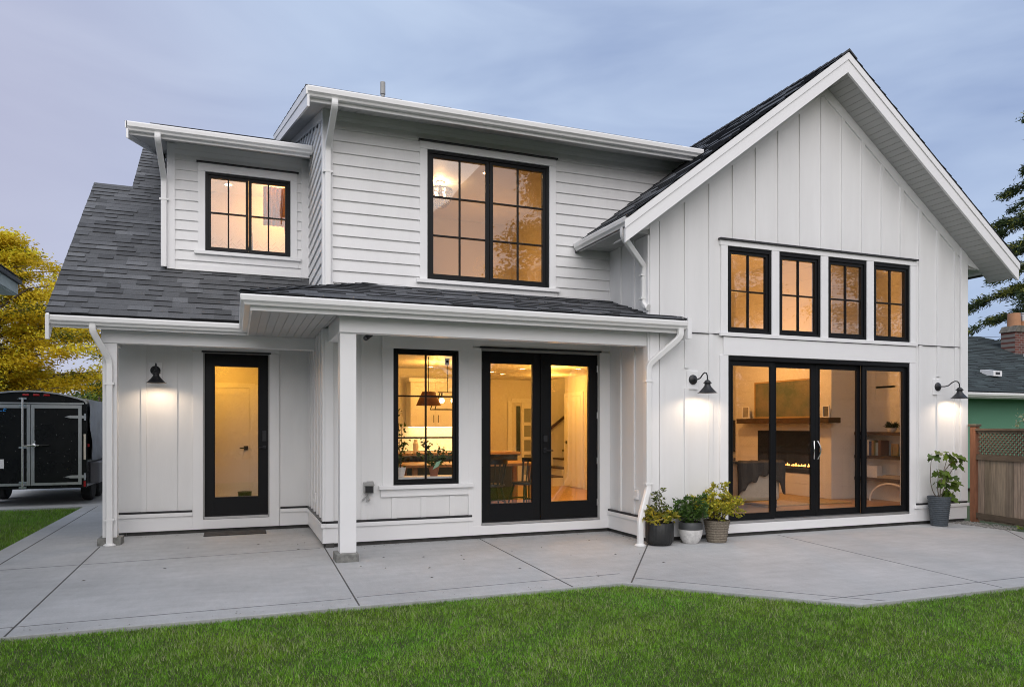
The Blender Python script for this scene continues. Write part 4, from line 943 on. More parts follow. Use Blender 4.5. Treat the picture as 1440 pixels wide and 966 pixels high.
for a, b in ((TX0 + .10, MX - .005), (MX + .005, TX1 - .085)):
    d = MB(); d.box(a, b, TY - .03, TY - .002, TZ0 + .05, 2.02); dd = d.build('door', tb, t)
    m = MB(); F = axis_fn('front', TY); frame(m, F, a, b, TZ0 + .05, 2.02, .06, .03, .042, .07, .05); m.build('door_frame', M['alu'], dd)
    for z in (TZ0 + .21, 1.78):
        m = MB(); x = b if a > MX - .1 else a; s = -1 if a > MX - .1 else 1
        m.prism([(x - s * .08, TY - .05, z - .03), (x + s * .20, TY - .05, z - .028), (x + s * .30, TY - .05, z), (x + s * .20, TY - .05, z + .028), (x - s * .08, TY - .05, z + .03)], (0, .012, 0)); m.tube([(x - s * .06, TY - .05, z - .07), (x - s * .06, TY - .05, z + .07)], .018); m.build('hinge', M['alu'], dd)
m = MB(); m.tube([(MX - .13, TY - .07, TZ0 + .0), (MX - .13, TY - .07, 2.16)], .019, 10)
for z in (TZ0 + .02, TZ0 + .12, 1.17, 2.0, 2.14): m.box(MX - .19, MX - .06, TY - .085, TY - .03, z - .018, z + .018)
m.tube([(MX - .11, TY - .08, 1.20), (MX + .30, TY - .10, 1.21)], .016, 8); m.ball((MX + .07, TY - .08, 1.21), .045, 6); m.tube([(MX + .07, TY - .08, 1.21), (MX + .08, TY - .09, 1.31)], .02, 8); m.build('lock_bar', M['steel'], t)
m = MB(); m.tube([(MX + .16, TY - .105, 1.205), (MX + .33, TY - .105, 1.21)], .022, 8); m.build('lock_handle', tb, t)
red = paint('red_lens', (.35, .012, .015), .25)
for x in (MX - .09, MX + .09, MX + .27):
    m = MB(); m.box(x - .055, x + .055, TY - .02, TY + .01, 2.195, 2.232); m.build('marker_light', red, t, bevel=.008)
for z, mt, w in ((1.17, paint('white_lens', (.7, .62, .5), .3), .26), (.42, red, .06)):
    m = MB(); m.box(TX1 - .055, TX1 - .015, TY - .02, TY + .01, z - w, z + w); m.build('tail_light', mt, t, bevel=.006)
m = MB(); m.box(TX1 - .005, TX1 + .03, TY + .1, TY + .16, 1.17, 1.23); m.build('side_light', red, t)
m = MB(); m.box(TX0 + .30, TX0 + .62, TY - .038, TY - .03, TZ0 + .40, TZ0 + .58); m.build('licence_plate', M['trim'], t)
# grey tarpaulin hung over the right-hand side
m = MB(); n0, n1 = 26, 12; V = []
for i in range(n0):
    for j in range(n1):
        y = TY + .12 + (TY1 - TY - .12) * i / (n0 - 1); f = j / (n1 - 1); z = TZ1 + .04 - f * (TZ1 - .85); V.append((TX1 + .02 + .035 * f * (1 + math.sin(i * 1.9 + 2 * f)) + .012 * math.sin(i * .8 + j), y, z))
m.mesh(V, [(i * n1 + j, i * n1 + j + 1, (i + 1) * n1 + j + 1, (i + 1) * n1 + j) for i in range(n0 - 1) for j in range(n1 - 1)])
o = m.build('tarpaulin', paint('tarp', (.22, .24, .27), .45, .2, 6), t, True)
m = MB(); m.box(TX1 - .01, TX1 + .17, TY + .35, TY + 2.6, .40, .85); m.build('fender', paint('fender', (.10, .10, .11), .4), t, bevel=.03)
for x in (TX0 + .12, TX1 - .14):
    for y in (TY + 1.05, TY + 1.95):
        m = MB(); Mr = Matrix.Rotation(R(90), 3, 'Y'); m.lathe([(.17, -.10), (.30, -.10), (.335, -.07), (.335, .07), (.30, .10), (.17, .10)], (x, y, .335), 32, Mr); wv = m.build('wheel', paint('tyre', (.015, .015, .015), .8), t, True)
        m = MB(); m.lathe([(.172, -.08), (.10, -.05), (.05, .085), (1e-6, .09)], (x, y, .335), 24, Mr); m.build('rim', M['alu'], wv, True)
m = MB(); m.box(TC - .05, TC + .05, TY1, TY1 + 1.3, .40, .50); m.build('tow_bar', tb, t)
def lettering(txt, size, loc, rot, mat, parent, name='lettering', shear=0):
    cu = bpy.data.curves.new(name, 'FONT'); cu.body = txt; cu.size = size; cu.extrude = .002; cu.shear = shear; cu.resolution_u = 3
    o = bpy.data.objects.new(name, cu); col.objects.link(o); o.rotation_euler = rot
    dg = bpy.context.evaluated_depsgraph_get(); me = bpy.data.meshes.new_from_object(o.evaluated_get(dg)); bpy.data.objects.remove(o)
    me.transform(Matrix.Translation(loc) @ Matrix.Rotation(R(90), 4, 'X')); me.materials.clear(); me.materials.append(mat); me.name = name
    return link(name, me, parent)
lettering('PACE', .125, (-4.50, TY - .034, 1.885), None or (0, 0, 0), paint('blue_letters', (.02, .22, .60), .4), t, shear=.25)
# ------------------------------------------------------------------ fence on the right
t = thing('wooden_fence', 'weathered board fence with a lattice top beside the gable wall', 'fence', (11.38, 7, 0))
fw = paint('fence_wood', (.27, .215, .165), .85, .4, 3.5, .4, 60, stretch=(9, 9, .8), vcol=True)
def wood(f, tint=(1, 1, 1)): return tuple(f * q for q in tint)
rg = random.Random(3)
fx = lambda y: 11.50 - .20 * (8.55 - y)
m = MB(); y = 8.40
while y > 1.5:
    w = rg.uniform(.125, .15); m.cur = wood(rg.uniform(.75, 1.25), (1, rg.uniform(.93, 1.0), rg.uniform(.85, 1.0))); x = fx(y)
    m.prism([(x, y, .04 + rg.uniform(-.01, .01)), (fx(y - w + .006), y - w + .006, .04), (fx(y - w + .006), y - w + .006, 1.06), (x, y, 1.06)], (.02, 0, 0)); y -= w
m.build('board_panel', fw, t, vc=True)
post_m = paint('post_red', (.24, .10, .05), .8, .3, 5, .3, 50, stretch=(6, 6, 1)); rail_m = paint('rail_brown', (.115, .085, .058), .85, .35, 5, .3, 50, stretch=(6, 1, 6))
for yy in (8.47, 6.2, 3.9, 1.6):
    x = fx(yy); m = MB(); m.box(x - .05, x + .05, yy - .05, yy + .05, 0, 1.585); p = m.build('post', post_m if yy > 8 else rail_m, t, bevel=.004)
    m = MB(); m.box(x - .07, x + .07, yy - .07, yy + .07, 1.586, 1.625); m.build('cap', rail_m, p, bevel=.006)
m = MB()
for z, h, w in ((1.535, .035, .09), (1.07, .06, .06), (.12, .09, .05), (1.50, .035, .03), (1.115, .03, .03)): m.bar((fx(8.42), 8.42, z), (fx(1.6), 1.6, z), w, h)
m.build('rail', rail_m, t)
m = MB(); step = .075; y = 8.40; zb, zt = 1.13, 1.49
k = -6
while True:
    for s in (1, -1):
        ya = 8.38 - k * step; yb = ya - .36
        a = (ya, zb if s > 0 else zt); b = (yb, zt if s > 0 else zb)
        y0_, y1_ = max(yb, 1.7), min(ya, 8.38)
        if y1_ - y0_ > .03:
            f = lambda q: a[1] + (b[1] - a[1]) * (ya - q) / .36
            o = .012 * s; m.bar((fx(y1_) + o, y1_, f(y1_)), (fx(y0_) + o, y0_, f(y0_)), .024, .009, (1, 0, 0))
    k += 1
    if 8.38 - k * step < 1.7: break
m.build('lattice', rail_m, t)

# ------------------------------------------------------------------ neighbouring bungalow with its chimney
t = thing('green_bungalow', 'green stucco bungalow with a dark hipped roof behind the fence', 'house', (22, 15, 0))
GY, GX0, GX1, EZ = 13.2, 15.2, 31, 2.43
m = MB(); m.box(GX0, GX1, GY, 21, 0, EZ); m.build('wall', paint('green_stucco', (.12, .29, .19), .9, .22, 60, .8, 220), t)
m = MB(); ov = .5; rz = 4.6; ry = 17.1
E0, E1, E2, E3 = (GX0 - ov, GY - ov, EZ + .03), (GX1 + ov, GY - ov, EZ + .03), (GX1 + ov, 21 + ov, EZ + .03), (GX0 - ov, 21 + ov, EZ + .03)
A, B = (18.0, ry, rz), (23.4, ry, rz)
sh_ = MB()
for quad in ((E0, E1, B, A), (E1, E2, B), (E2, E3, A, B), (E3, E0, A)):
    a = Vector(quad[0]); u = (Vector(quad[1]) - a).normalized(); n = u.cross(Vector(quad[2]) - a).normalized(); v = n.cross(u)
    if v.z < 0: v = -v
    shingles(sh_, a, u, v, [((Vector(q) - a).dot(u), (Vector(q) - a).dot(v)) for q in quad], expo=.15, seed=31, base=(.030, .042, .042), tabs=(.25, .7))
rf = sh_.build('roof', M['shingle'], t, vc=True)
m = MB(); m.sweep([(GX0 - ov, GY - ov + .02, EZ - .10), (GX1 + ov, GY - ov + .02, EZ - .10)], GP); m.box(GX0 - ov, GX1 + ov, GY - ov, GY, EZ - .13, EZ - .10); m.build('gutter', M['gutter'], t)
def on_roof(px, f): return None
brick = None
def brick_mat():
    mt, nt, b = new_mat('chimney_brick'); L = nt.links; tc = _mk(nt, 'ShaderNodeTexCoord'); mp = _mk(nt, 'ShaderNodeMapping'); mp.inputs['Rotation'].default_value = (R(90), 0, 0)
    br = _mk(nt, 'ShaderNodeTexBrick'); br.inputs['Scale'].default_value = 1; br.inputs['Brick Width'].default_value = .21; br.inputs['Row Height'].default_value = .075; br.inputs['Mortar Size'].default_value = .008
    br.inputs['Color1'].default_value = (.16, .05, .035, 1); br.inputs['Color2'].default_value = (.09, .035, .03, 1); br.inputs['Mortar'].default_value = (.20, .18, .16, 1)
    L.new(tc.outputs['Object'], mp.inputs[0]); L.new(mp.outputs[0], br.inputs['Vector']); L.new(br.outputs['Color'], b.inputs['Base Color']); b.inputs['Roughness'].default_value = .9
    return mt
ch = MB(); CX0, CY0 = 22.95, 15.6; ch.box(CX0, CX0 + 1.0, CY0, CY0 + .45, 2.6, 4.58); c_ = ch.build('chimney', brick_mat(), t)
m = MB(); m.prism([(CX0 - .04, CY0 - .04, 4.58), (CX0 + 1.04, CY0 - .04, 4.58), (CX0 + .90, CY0 - .04, 4.78), (CX0 + .10, CY0 - .04, 4.78)], (0, .53, 0)); m.build('chimney_cap', paint('cap_mortar', (.13, .12, .10), .95, .6, 8, .8, 20), c_)
pc = paint('terracotta', (.42, .21, .11), .8, .15, 8)
m = MB(); m.lathe([(.19, 0), (.175, .43), (.15, .43), (.15, .2)], (CX0 + .28, CY0 + .22, 4.76), 24); m.build('chimney_pot', pc, c_, True)
m = MB(); m.lathe([(.17, 0), (.17, .20), (.14, .20)], (CX0 + .73, CY0 + .22, 4.76), 24); m.build('chimney_pot', pc, c_, True)
m = MB(); m.lathe([(.12, 0), (.12, .22), (.15, .24), (.15, .27), (1e-6, .29)], (CX0 + .73, CY0 + .22, 4.96), 18); m.build('flue', M['alu'], c_)
for x, y, s in ((21.5, 16.75, .16), (23.2, 15.2, .16), (19.3, 13.75, .17), (24.2, 14.9, .16)):
    z = EZ + .03 + (rz - EZ - .03) * (y - GY + ov) / (ry - GY + ov); m = MB(); m.prism([(x - s, y - s, z - .02), (x + s, y - s, z - .02), (x + s, y - s, z + .12), (x - s, y - s, z + .12)], (0, 2.2 * s, 0.06)); o = m.build('roof_vent', M['trim'], rf)
    m = MB(); m.box(x - s * .5, x + s * .5, y - s - .006, y - s - .001, z + .02, z + .09); m.build('vent_opening', M['flash'], o)

# ------------------------------------------------------------------ garage at the left edge
t = thing('neighbour_garage', 'pale blue-white garage at the left edge, only its roof corner showing', 'garage', (-6, 8, 0))
GE = 14.2; GXr = -3.37; ez = 3.97
gm = paint('garage_paint', (.48, .56, .56), .7, .12, 5)
m = MB(); m.box(-9, -4.45, 1.5, 13.4, -.05, 3.76); m.build('wall', gm, t)
m = MB(); m.box(GXr - .03, GXr, 1.0, GE, ez - .19, ez + .05); m.box(-8.5, GXr - .03, 1.0, GE, ez - .21, ez - .185); m.build('fascia', gm, t)
m = MB(); shingles(m, (GXr + .05, 0, ez + .06), (0, 1, 0), (-.9, 0, .436), [(.95, 0), (GE + .05, 0), (GE + .05, 3.2), (.95, 3.2)], seed=41); rf = m.build('roof', M['shingle'], t, vc=True)
m = MB(); m.prism([(GXr + .05, 1.0, ez + .045), (GXr + .05, 1.0, ez - .02), (GXr - .25, 1, ez - .02), (GXr - 2.8, 1.0, ez + 1.2), (GXr - 2.8, 1.0, ez + 1.25)], (0, GE - .96, 0)); m.build('roof_edge', M['drip'], rf)

# ------------------------------------------------------------------ trees
M['leaf_gold'] = leaf_mat('leaf_gold', (1, 1, 1), .5, .5)
def spray_tree(name, label, base, H, rad, zlo, seed, nclump, per, ca, cb, csz, L, W, flat=.45, cat='tree', shape=None, cmix=None, mat='leaf', trunk_r=.22, group=None):
    """broad crown: trunk, forking limbs, leaf clumps at the limb ends with gaps between"""
    t = thing(name, label, cat, base, group); rg = random.Random(seed); bx, by, bz = base; m = MB()
    m.tube([(bx, by, bz - .2), (bx + .1, by, bz + H * .3), (bx + .05, by + .1, bz + H * .62), (bx, by, bz + H * .9)], trunk_r, 10, .04)
    ends = []
    for i in range(nclump // 7):
        z = bz + zlo + (H - zlo) * rg.random(); a = rg.uniform(0, 6.283); f = (z - bz - zlo) / (H - zlo); rr = rad * (shape(f) if shape else math.sqrt(max(.05, 1 - (2 * f - .75) ** 2 * .7))) * rg.uniform(.35, 1)
        s = Vector((bx, by, z - rr * .35 if z - rr * .35 > bz + 1 else bz + 1 + rg.random())); e = Vector((bx + rr * math.cos(a), by + rr * math.sin(a), z)); mid = (s + e) / 2 + Vector((0, 0, .12 * rr))
        m.tube([s, mid, e], .05 * rr / rad + .015, 6, .008); ends.append((s, mid, e))
    m.build('trunk', M['bark'], t)
    P, Dv, C = [], [], []
    for _ in range(nclump):
        s, mid, e = rg.choice(ends); q = rg.uniform(.35, 1.08); c = s * (1 - q) ** 2 + mid * 2 * q * (1 - q) + e * q * q + Vector((rg.gauss(0, .25), rg.gauss(0, .25), rg.gauss(0, .15))) * csz
        n = int(per * rg.uniform(.6, 1.3)); o = RNG.normal(size=(n, 3)) * np.array([csz * .5, csz * .5, csz * .5 * flat]); out = Vector((c.x - bx, c.y - by, 0)); out = out.normalized() if out.length > .01 else Vector((1, 0, 0))
        P.append(np.array(c) + o); dv = RNG.normal(size=(n, 3)) * .6 + np.array([out.x, out.y, -.25]); Dv.append(dv)
        tn = rg.random(); cc = np.array(ca) * (1 - tn) + np.array(cb) * tn
        if cmix and rg.random() < cmix[1]: cc = np.array(cmix[0])
        C.append(np.minimum(.9, cc * RNG.uniform(.7, 1.25, (n, 1))))
    P = np.concatenate(P); Dv = np.concatenate(Dv); C = np.concatenate(C); lv = Leaves(); n = len(P)
    lv.add(P, Dv, L * RNG.uniform(.6, 1.3, n), W * RNG.uniform(.7, 1.2, n), C); lv.build('crown', M[mat], t); return t
spray_tree('golden_tree', 'tall golden-yellow leafed tree behind the trailer', (-8.5, 31, 0), 8.6, 4.9, .8, 5, 1150, 125, (.62, .44, .015), (1.0, .80, .06), .60, .135, .06, .28, cmix=((.16, .17, .02), .10), mat='leaf_gold')
spray_tree('golden_tree', 'second golden-yellow tree half hidden behind the house roof', (-3.0, 36, 0), 7.2, 3.6, .8, 6, 800, 100, (.42, .34, .02), (1.0, .78, .07), .75, .14, .06, .35, cmix=((.10, .15, .02), .3), mat='leaf_gold')
spray_tree('green_bush', 'low green bush between the trailer and the golden tree', (-4.4, 28.6, 0), 2.9, 2.2, .2, 7, 200, 70, (.05, .11, .015), (.20, .26, .03), .5, .12, .06, .8, cat='bush', trunk_r=.08)
spray_tree('garden_tree', 'leafy tree standing behind the viewer, mirrored in the upstairs window', (10.6, -4.2, 0), 10.8, 2.7, 3.5, 8, 420, 70, (.10, .11, .015), (.24, .20, .02), .6, .16, .08, .7)
spray_tree('garden_tree', 'broad leafy garden tree behind the viewer, mirrored in the high gable windows', (29, -8.6, 0), 12, 4.0, 4, 9, 420, 70, (.06, .08, .015), (.13, .14, .02), .7, .16, .08, .7)
spray_tree('garden_tree', 'slender garden tree behind the viewer, mirrored in the first gable window', (20, -8.6, 0), 11, 2.2, 4, 10, 240, 60, (.06, .08, .015), (.13, .14, .02), .6, .14, .07, .7)
for i, (x, y, h, q) in enumerate(((-13, -14, 5.4, 'tall round hedge tree at the far left end of the garden behind the viewer'), (-6, -15, 4.6, 'low hedge tree left of the path line behind the viewer'), (0.5, -14, 5.0, 'hedge tree straight behind the viewer'), (7, -15, 5.6, 'hedge tree behind the viewer opposite the french doors'),
                                 (13.5, -14, 5.0, 'hedge tree behind the viewer opposite the gable'), (20, -15, 5.8, 'taller hedge tree behind the viewer to the right'), (27, -14, 5.2, 'hedge tree far right behind the viewer'), (34, -15, 6.0, 'last hedge tree at the right end behind the viewer'))):
    spray_tree('hedge_tree', q, (x, y, 0), h, 4.3, .2, 50 + i, 420, 50, (.05, .075, .015), (.10, .13, .025), .8, .26, .14, .9, shape=lambda f: .9 - .55 * f * f, group='hedge trees behind the viewer')
for i, (x, y, h, q) in enumerate(((-34, 50, 4.6, 'low green garden tree at the far left of the driveway end'), (-24, 52, 4.2, 'low green garden tree far behind the driveway'), (-14.5, 50, 4.0, 'low green garden tree glimpsed under the golden tree'), (-6, 52, 4.3, 'low green garden tree hidden behind the trailer end'))):
    spray_tree('distant_tree', q, (x, y, 0), h, 5.4, .2, 70 + i, 300, 50, (.05, .08, .018), (.11, .15, .03), 1.0, .32, .17, .9, shape=lambda f: 1 - .5 * f * f, group='distant trees beyond the driveway')
# conifer with long drooping boughs on the right
t = thing('conifer', 'dark conifer with drooping boughs beyond the green bungalow', 'tree', (32.3, 18.7, 0)); rg = random.Random(12); m = MB(); bx, by = 32.3, 18.7
m.tube([(bx, by, -.2), (bx, by, 8), (bx, by, 23)], .36, 10, .05)
P, Dv, C = [], [], []; z = 3.2; k = 0
while z < 22:
    nb = 7
    for i in range(nb):
        a = 2 * math.pi * (i + rg.random() * .6) / nb + k * .7; L = max(.3, 5.7 - .272 * (z - 3)) * rg.uniform(.72, 1.08); zz = z + rg.uniform(-.3, .3)
        d = Vector((math.cos(a), math.sin(a), 0)); pts = [Vector((bx, by, zz)) + d * L * q + Vector((0, 0, .13 * L * math.sin(q * 2.2) - .34 * L * q * q + .06 * L * q ** 4)) for q in [j / 8 for j in range(9)]]
        m.tube(pts, .035, 5, .008); sd = Vector((-d.y, d.x, 0))
        for j in range(int(L * 13)):
            q = rg.uniform(.15, 1.0) ** .8; x = q * 8; j0 = min(7, int(x)); p = pts[j0].lerp(pts[j0 + 1], x - j0); w = L * .15 * (1.05 - q) + .10
            o = sd * rg.uniform(-1, 1) * w; c = p + o + Vector((0, 0, -.25 * abs(o.length) + rg.gauss(0, .05))); n = 34
            P.append(np.array(c) + RNG.normal(size=(n, 3)) * np.array([.13, .13, .075])); Dv.append(np.array(d * .7 + o * 1.2) + RNG.normal(size=(n, 3)) * .5 + np.array([0, 0, -.3]))
            tn = rg.random(); cc = np.array((.020, .042, .018)) * (1 - tn) + np.array((.07, .10, .03)) * tn
            if rg.random() < .24: cc = np.array((.24, .25, .045))
            C.append(cc * RNG.uniform(.7, 1.3, (n, 1)))
    z += 1.0; k += 1
m.build('trunk', M['bark'], t); P = np.concatenate(P); Dv = np.concatenate(Dv); C = np.concatenate(C); lv = Leaves(); n = len(P); lv.add(P, Dv, .17 * RNG.uniform(.6, 1.3, n), .05 * RNG.uniform(.7, 1.2, n), C, .1); lv.build('crown', M['needle'], t)
t = thing('weed_clump', 'bright green weeds at the foot of the board fence', 'plant', (11.22, 7.45, 0)); lv = Leaves(); n = 340
a = RNG.uniform(0, 6.28, n); r = RNG.uniform(0, 1, n) ** .5; lv.add(np.stack([11.2 + .10 * r * np.cos(a), 7.1 + .45 * r * np.sin(a), RNG.uniform(0, .05, n)], 1), np.stack([np.cos(a) * .5, np.sin(a) * .5, RNG.uniform(.2, 1.2, n)], 1), .05, .025, cols(n, (.05, .12, .015), (.22, .28, .03))); lv.build('foliage', M['leaf'], t)
t = thing('blossom_shrub', 'pale blossoming twigs rising above the lattice fence', 'plant', (12.3, 7.9, 0)); lv = Leaves(); m = MB()
for k in range(9):
    e = Vector((12.3 + rg.uniform(-.35, .35), 7.9 + rg.uniform(-.3, .3), rg.uniform(1.60, 1.86))); m.tube([(12.3, 7.9, 0), (12.3, 7.9, .9), e], .008, 5, .003)
    n = 16; lv.add(np.array(e) + RNG.normal(size=(n, 3)) * .03, RNG.normal(size=(n, 3)), .045, .03, cols(n, (.55, .55, .42), (.2, .28, .1)))
m.build('stem', M['bark'], t); lv.build('blossom', M['leaf'], t)
# overhead wires
wm = paint('wire', (.02, .022, .03), .6)
def wire(a, b, sag, label):
    m = MB(); a = Vector(a); b = Vector(b); m.tube([a.lerp(b, i / 24) - Vector((0, 0, sag * 4 * (i / 24) * (1 - i / 24))) for i in range(25)], .014, 5)
    tag(m.build('utility_wire', wm), label, 'wire', 'overhead utility wires')
wire((-30, 46.5, 11.0), (14, 45, 10.8), .4, 'upper thin utility wire left of the house'); wire((-30, 46.5, 10.62), (14, 45, 10.4), .4, 'lower thin utility wire left of the house')
wire((20, 40, 8.4), (75, 36, 9.0), .5, 'thin utility wire low in the sky right of the gable')
# ------------------------------------------------------------------ rooms behind the glass
FZ = .22
def room(name, quads, mat): 
    m = MB()
    for q in quads: m.poly(q)
    return m.build(name, mat, house)
def rect(a, b, c, d): return [a, b, c, d]
def shell(x0, x1, y0, y1, z0, z1, floor_mat, ceil=True, wall=None, right=True):
    room('interior_floor', [[(x0, y0, z0), (x1, y0, z0), (x1, y1, z0), (x0, y1, z0)]], floor_mat)
    if ceil: room('interior_ceiling', [[(x0, y0, z1), (x1, y0, z1), (x1, y1, z1), (x0, y1, z1)]], M['ceilin'])
    W = [[(x0, y0, z0), (x0, y1, z0), (x0, y1, z1), (x0, y0, z1)], [(x0, y1, z0), (x1, y1, z0), (x1, y1, z1), (x0, y1, z1)]]
    if right: W.append([(x1, y0, z0), (x1, y1, z0), (x1, y1, z1), (x1, y0, z1)])
    room('interior_wall', W, wall or M['wallin'])
def room_light(name, loc, e, c, r=.12, parent=None):
    l = bpy.data.lights.new(name, 'POINT'); l.energy = e; l.color = c; l.shadow_soft_size = r
    o = bpy.data.objects.new(name, l); col.objects.link(o); o.location = loc; return o
AMB = (1, .47, .08); WARM = (1, .68, .34)
downs = MB(); rings = MB()
def downlight(x, y, z):
    downs.lathe([(1e-6, 0), (.055, 0)], (x, y, z - .006), 20); rings.lathe([(.056, 0), (.075, -.006), (.078, .004)], (x, y, z - .006), 20)
# kitchen and dining room
shell(1.27, 7.1, 9.88, 16.2, FZ, 2.70, M['woodfloor'], right=False)
room('interior_wall', [[(7.1, 9.88, FZ), (7.1, 15.12, FZ), (7.1, 15.12, 2.7), (7.1, 9.88, 2.7)], [(7.1, 15.12, FZ), (9.2, 15.12, FZ), (9.2, 15.12, 4.4), (7.1, 15.12, 4.4)], [(7.1, 16.2, FZ), (9.2, 16.2, FZ), (9.2, 16.2, 4.4), (7.1, 16.2, 4.4)],
                       [(9.2, 15.12, FZ), (9.2, 16.2, FZ), (9.2, 16.2, 4.4), (9.2, 15.12, 4.4)], [(7.1, 15.12, 4.4), (9.2, 15.12, 4.4), (9.2, 16.2, 4.4), (7.1, 16.2, 4.4)], [(7.1, 15.12, 2.7), (7.1, 16.2, 2.7), (7.1, 16.2, 4.4), (7.1, 15.12, 4.4)]], M['wallin'])
room('interior_wall', [[(5.30, 9.89, FZ), (7.1, 9.89, FZ), (7.1, 9.89, 2.7), (5.3, 9.89, 2.7)]], M['wallin'])
m = MB(); m.box(1.27, 4.55, 13.65, 16.18, FZ, 2.699); m.build('interior_wall', M['wallin'], house)
m = MB(); m.box(1.28, 4.54, 13.64, 13.649, 1.14, 1.60); 
tile_m = paint('kitchen_tile', (.72, .70, .66), .2, .08, 18); m.build('tile_backsplash', tile_m, house)
for x, y in ((3.92, 12.36), (4.89, 13.9), (5.3, 14.4), (5.16, 12.9), (2.6, 12.6), (3.4, 13.1), (6.2, 12.6)): downlight(x, y, 2.70)
# flush inner doors, stair, glazed pantry door
def panel_door(F, u0, u1, z0, z1, name='interior_door', hs=1):
    m = MB(); frame(m, F, u0, u1, z0, z1, .11, .0, .03, .12, .2); wbox(m, F, u0 + .1, u1 - .1, 0, .018, z0 + .19, z1 - .11); d = m.build(name, M['trim'], house)
    m = MB(); wbox(m, F, u0 - .09, u0 - .005, 0, .022, z0, z1 + .09); wbox(m, F, u1 + .005, u1 + .09, 0, .022, z0, z1 + .09); wbox(m, F, u0 - .005, u1 + .005, 0, .022, z1 + .006, z1 + .09); m.build('door_frame', M['trim'], d)
    u = u1 - .06 if hs > 0 else u0 + .06; m = MB(); wbox(m, F, u - .035, u + .035, .03, .04, z0 + .95, z0 + 1.02); m.tube([F(u, .04, z0 + .985), F(u, .07, z0 + .985), F(u - hs * .1, .075, z0 + .985)], .01); m.build('handle', M['lampblack'], d)
    return d
FWR = axis_fn('left', 7.1)
panel_door(FWR, 14.24, 15.02, FZ + .02, 2.26, hs=1)
m = MB()
for k in range(9): m.box(6.80 + .25 * k, 9.15, 15.14 + .001 * k, 16.19, FZ + .19 * k, FZ + .19 * (k + 1))
st = m.build('staircase', M['wallin'], house)
m = MB()
for k in range(9): m.box(6.775 + .25 * k, 7.07 + .25 * k, 15.14, 16.185, FZ + .19 * (k + 1) + .001, FZ + .19 * (k + 1) + .035)
m.build('tread', M['darkwood'], st)
m = MB(); m.bar((6.7, 16.12, 1.17), (8.4, 16.12, 2.46), .045, .06); m.tube([(7.2, 16.12, 1.52), (7.2, 16.18, 1.44)], .012); m.build('handrail', M['darkwood'], st)
FB = axis_fn('front', 16.19)
m = MB(); frame(m, FB, 6.44, 6.76, FZ + .01, 2.14, .07, 0, .03, .12, .2)
for z in (.95, 1.3, 1.65): wbox(m, FB, 6.50, 6.70, 0, .025, z - .04, z + .04)
gd = m.build('interior_door', M['trim'], house); m = MB(); wbox(m, FB, 6.50, 6.70, .004, .012, .43, 2.03); m.build('pane', paint('frosted_pane', (.30, .32, .31), .4), gd)
m = MB(); wbox(m, FB, 6.32, 6.42, .002, .012, .9, 2.08); m.build('side_light', paint('dusk_pane', (.03, .05, .06), .1), house)
m = MB(); wbox(m, FB, 6.10, 6.20, 0, .025, FZ, 2.2); wbox(m, FB, 6.20, 6.82, 0, .025, 2.15, 2.26); m.build('door_casing', M['trim'], house)
# wall cabinets, worktop, island
t = thing('wall_cabinet', 'white kitchen wall cabinets seen through the kitchen window', 'cabinet', (3.6, 13.4, 1.6))
m = MB(); m.box(3.06, 4.5, 13.28, 13.64, 1.58, 2.42); m.build('body', M['wallin'], t); m = MB(); m.box(3.03, 4.53, 13.24, 13.64, 2.42, 2.49); m.build('cornice', M['trim'], t)
for k in range(3):
    a = 3.07 + .477 * k; m = MB(); frame(m, axis_fn('front', 13.28), a, a + .47, 1.59, 2.41, .07, .0, .022); wbox(m, axis_fn('front', 13.28), a + .06, a + .41, 0, .012, 1.65, 2.35); d = m.build('cabinet_door', M['trim'], t)
    m = MB(); x = a + (.43 if k % 2 == 0 else .04); m.tube([(x, 13.235, 1.66), (x, 13.235, 1.80)], .007, 6); m.build('handle', M['lampblack'], d)
t = thing('base_cabinet', 'pale worktop with cooker along the kitchen back wall', 'cabinet', (3, 13.3, FZ))
m = MB(); m.box(1.29, 4.5, 13.15, 13.63, FZ, 1.10); m.build('body', M['wallin'], t); m = MB(); m.box(1.29, 4.54, 13.11, 13.638, 1.10, 1.14); m.build('worktop', M['trim'], t)
m = MB(); m.box(2.0, 2.75, 13.10, 13.14, FZ + .1, 1.08); m.build('cooker_front', M['lampblack'], t)
t = thing('kitchen_island', 'dark kitchen island with a pale wooden top', 'kitchen island', (3.3, 12.5, FZ))
m = MB(); m.box(2.3, 4.95, 12.62, 13.0, FZ, 1.07); m.build('body', paint('island_dark', (.02, .021, .024), .5), t); m = MB(); m.box(2.25, 5.0, 12.56, 13.005, 1.07, 1.115); m.build('worktop', paint('butcher', (.42, .25, .11), .4, .2, 5, stretch=(1, 7, 1)), t, bevel=.004)
m = MB(); m.lathe([(.045, 0), (.05, .16), (.03, .2), (.03, .24)], (3.05, 12.8, 1.115), 16); tag(m.build('paper_roll', M['trim']), 'white kitchen roll standing on the island', 'kitchen roll')
m = MB(); m.lathe([(.05, 0), (.07, .16), (.06, .30), (.02, .34)], (3.95, 12.8, 1.115), 16); tag(m.build('storage_jar', M['darkwood']), 'dark storage jar standing on the island', 'jar')
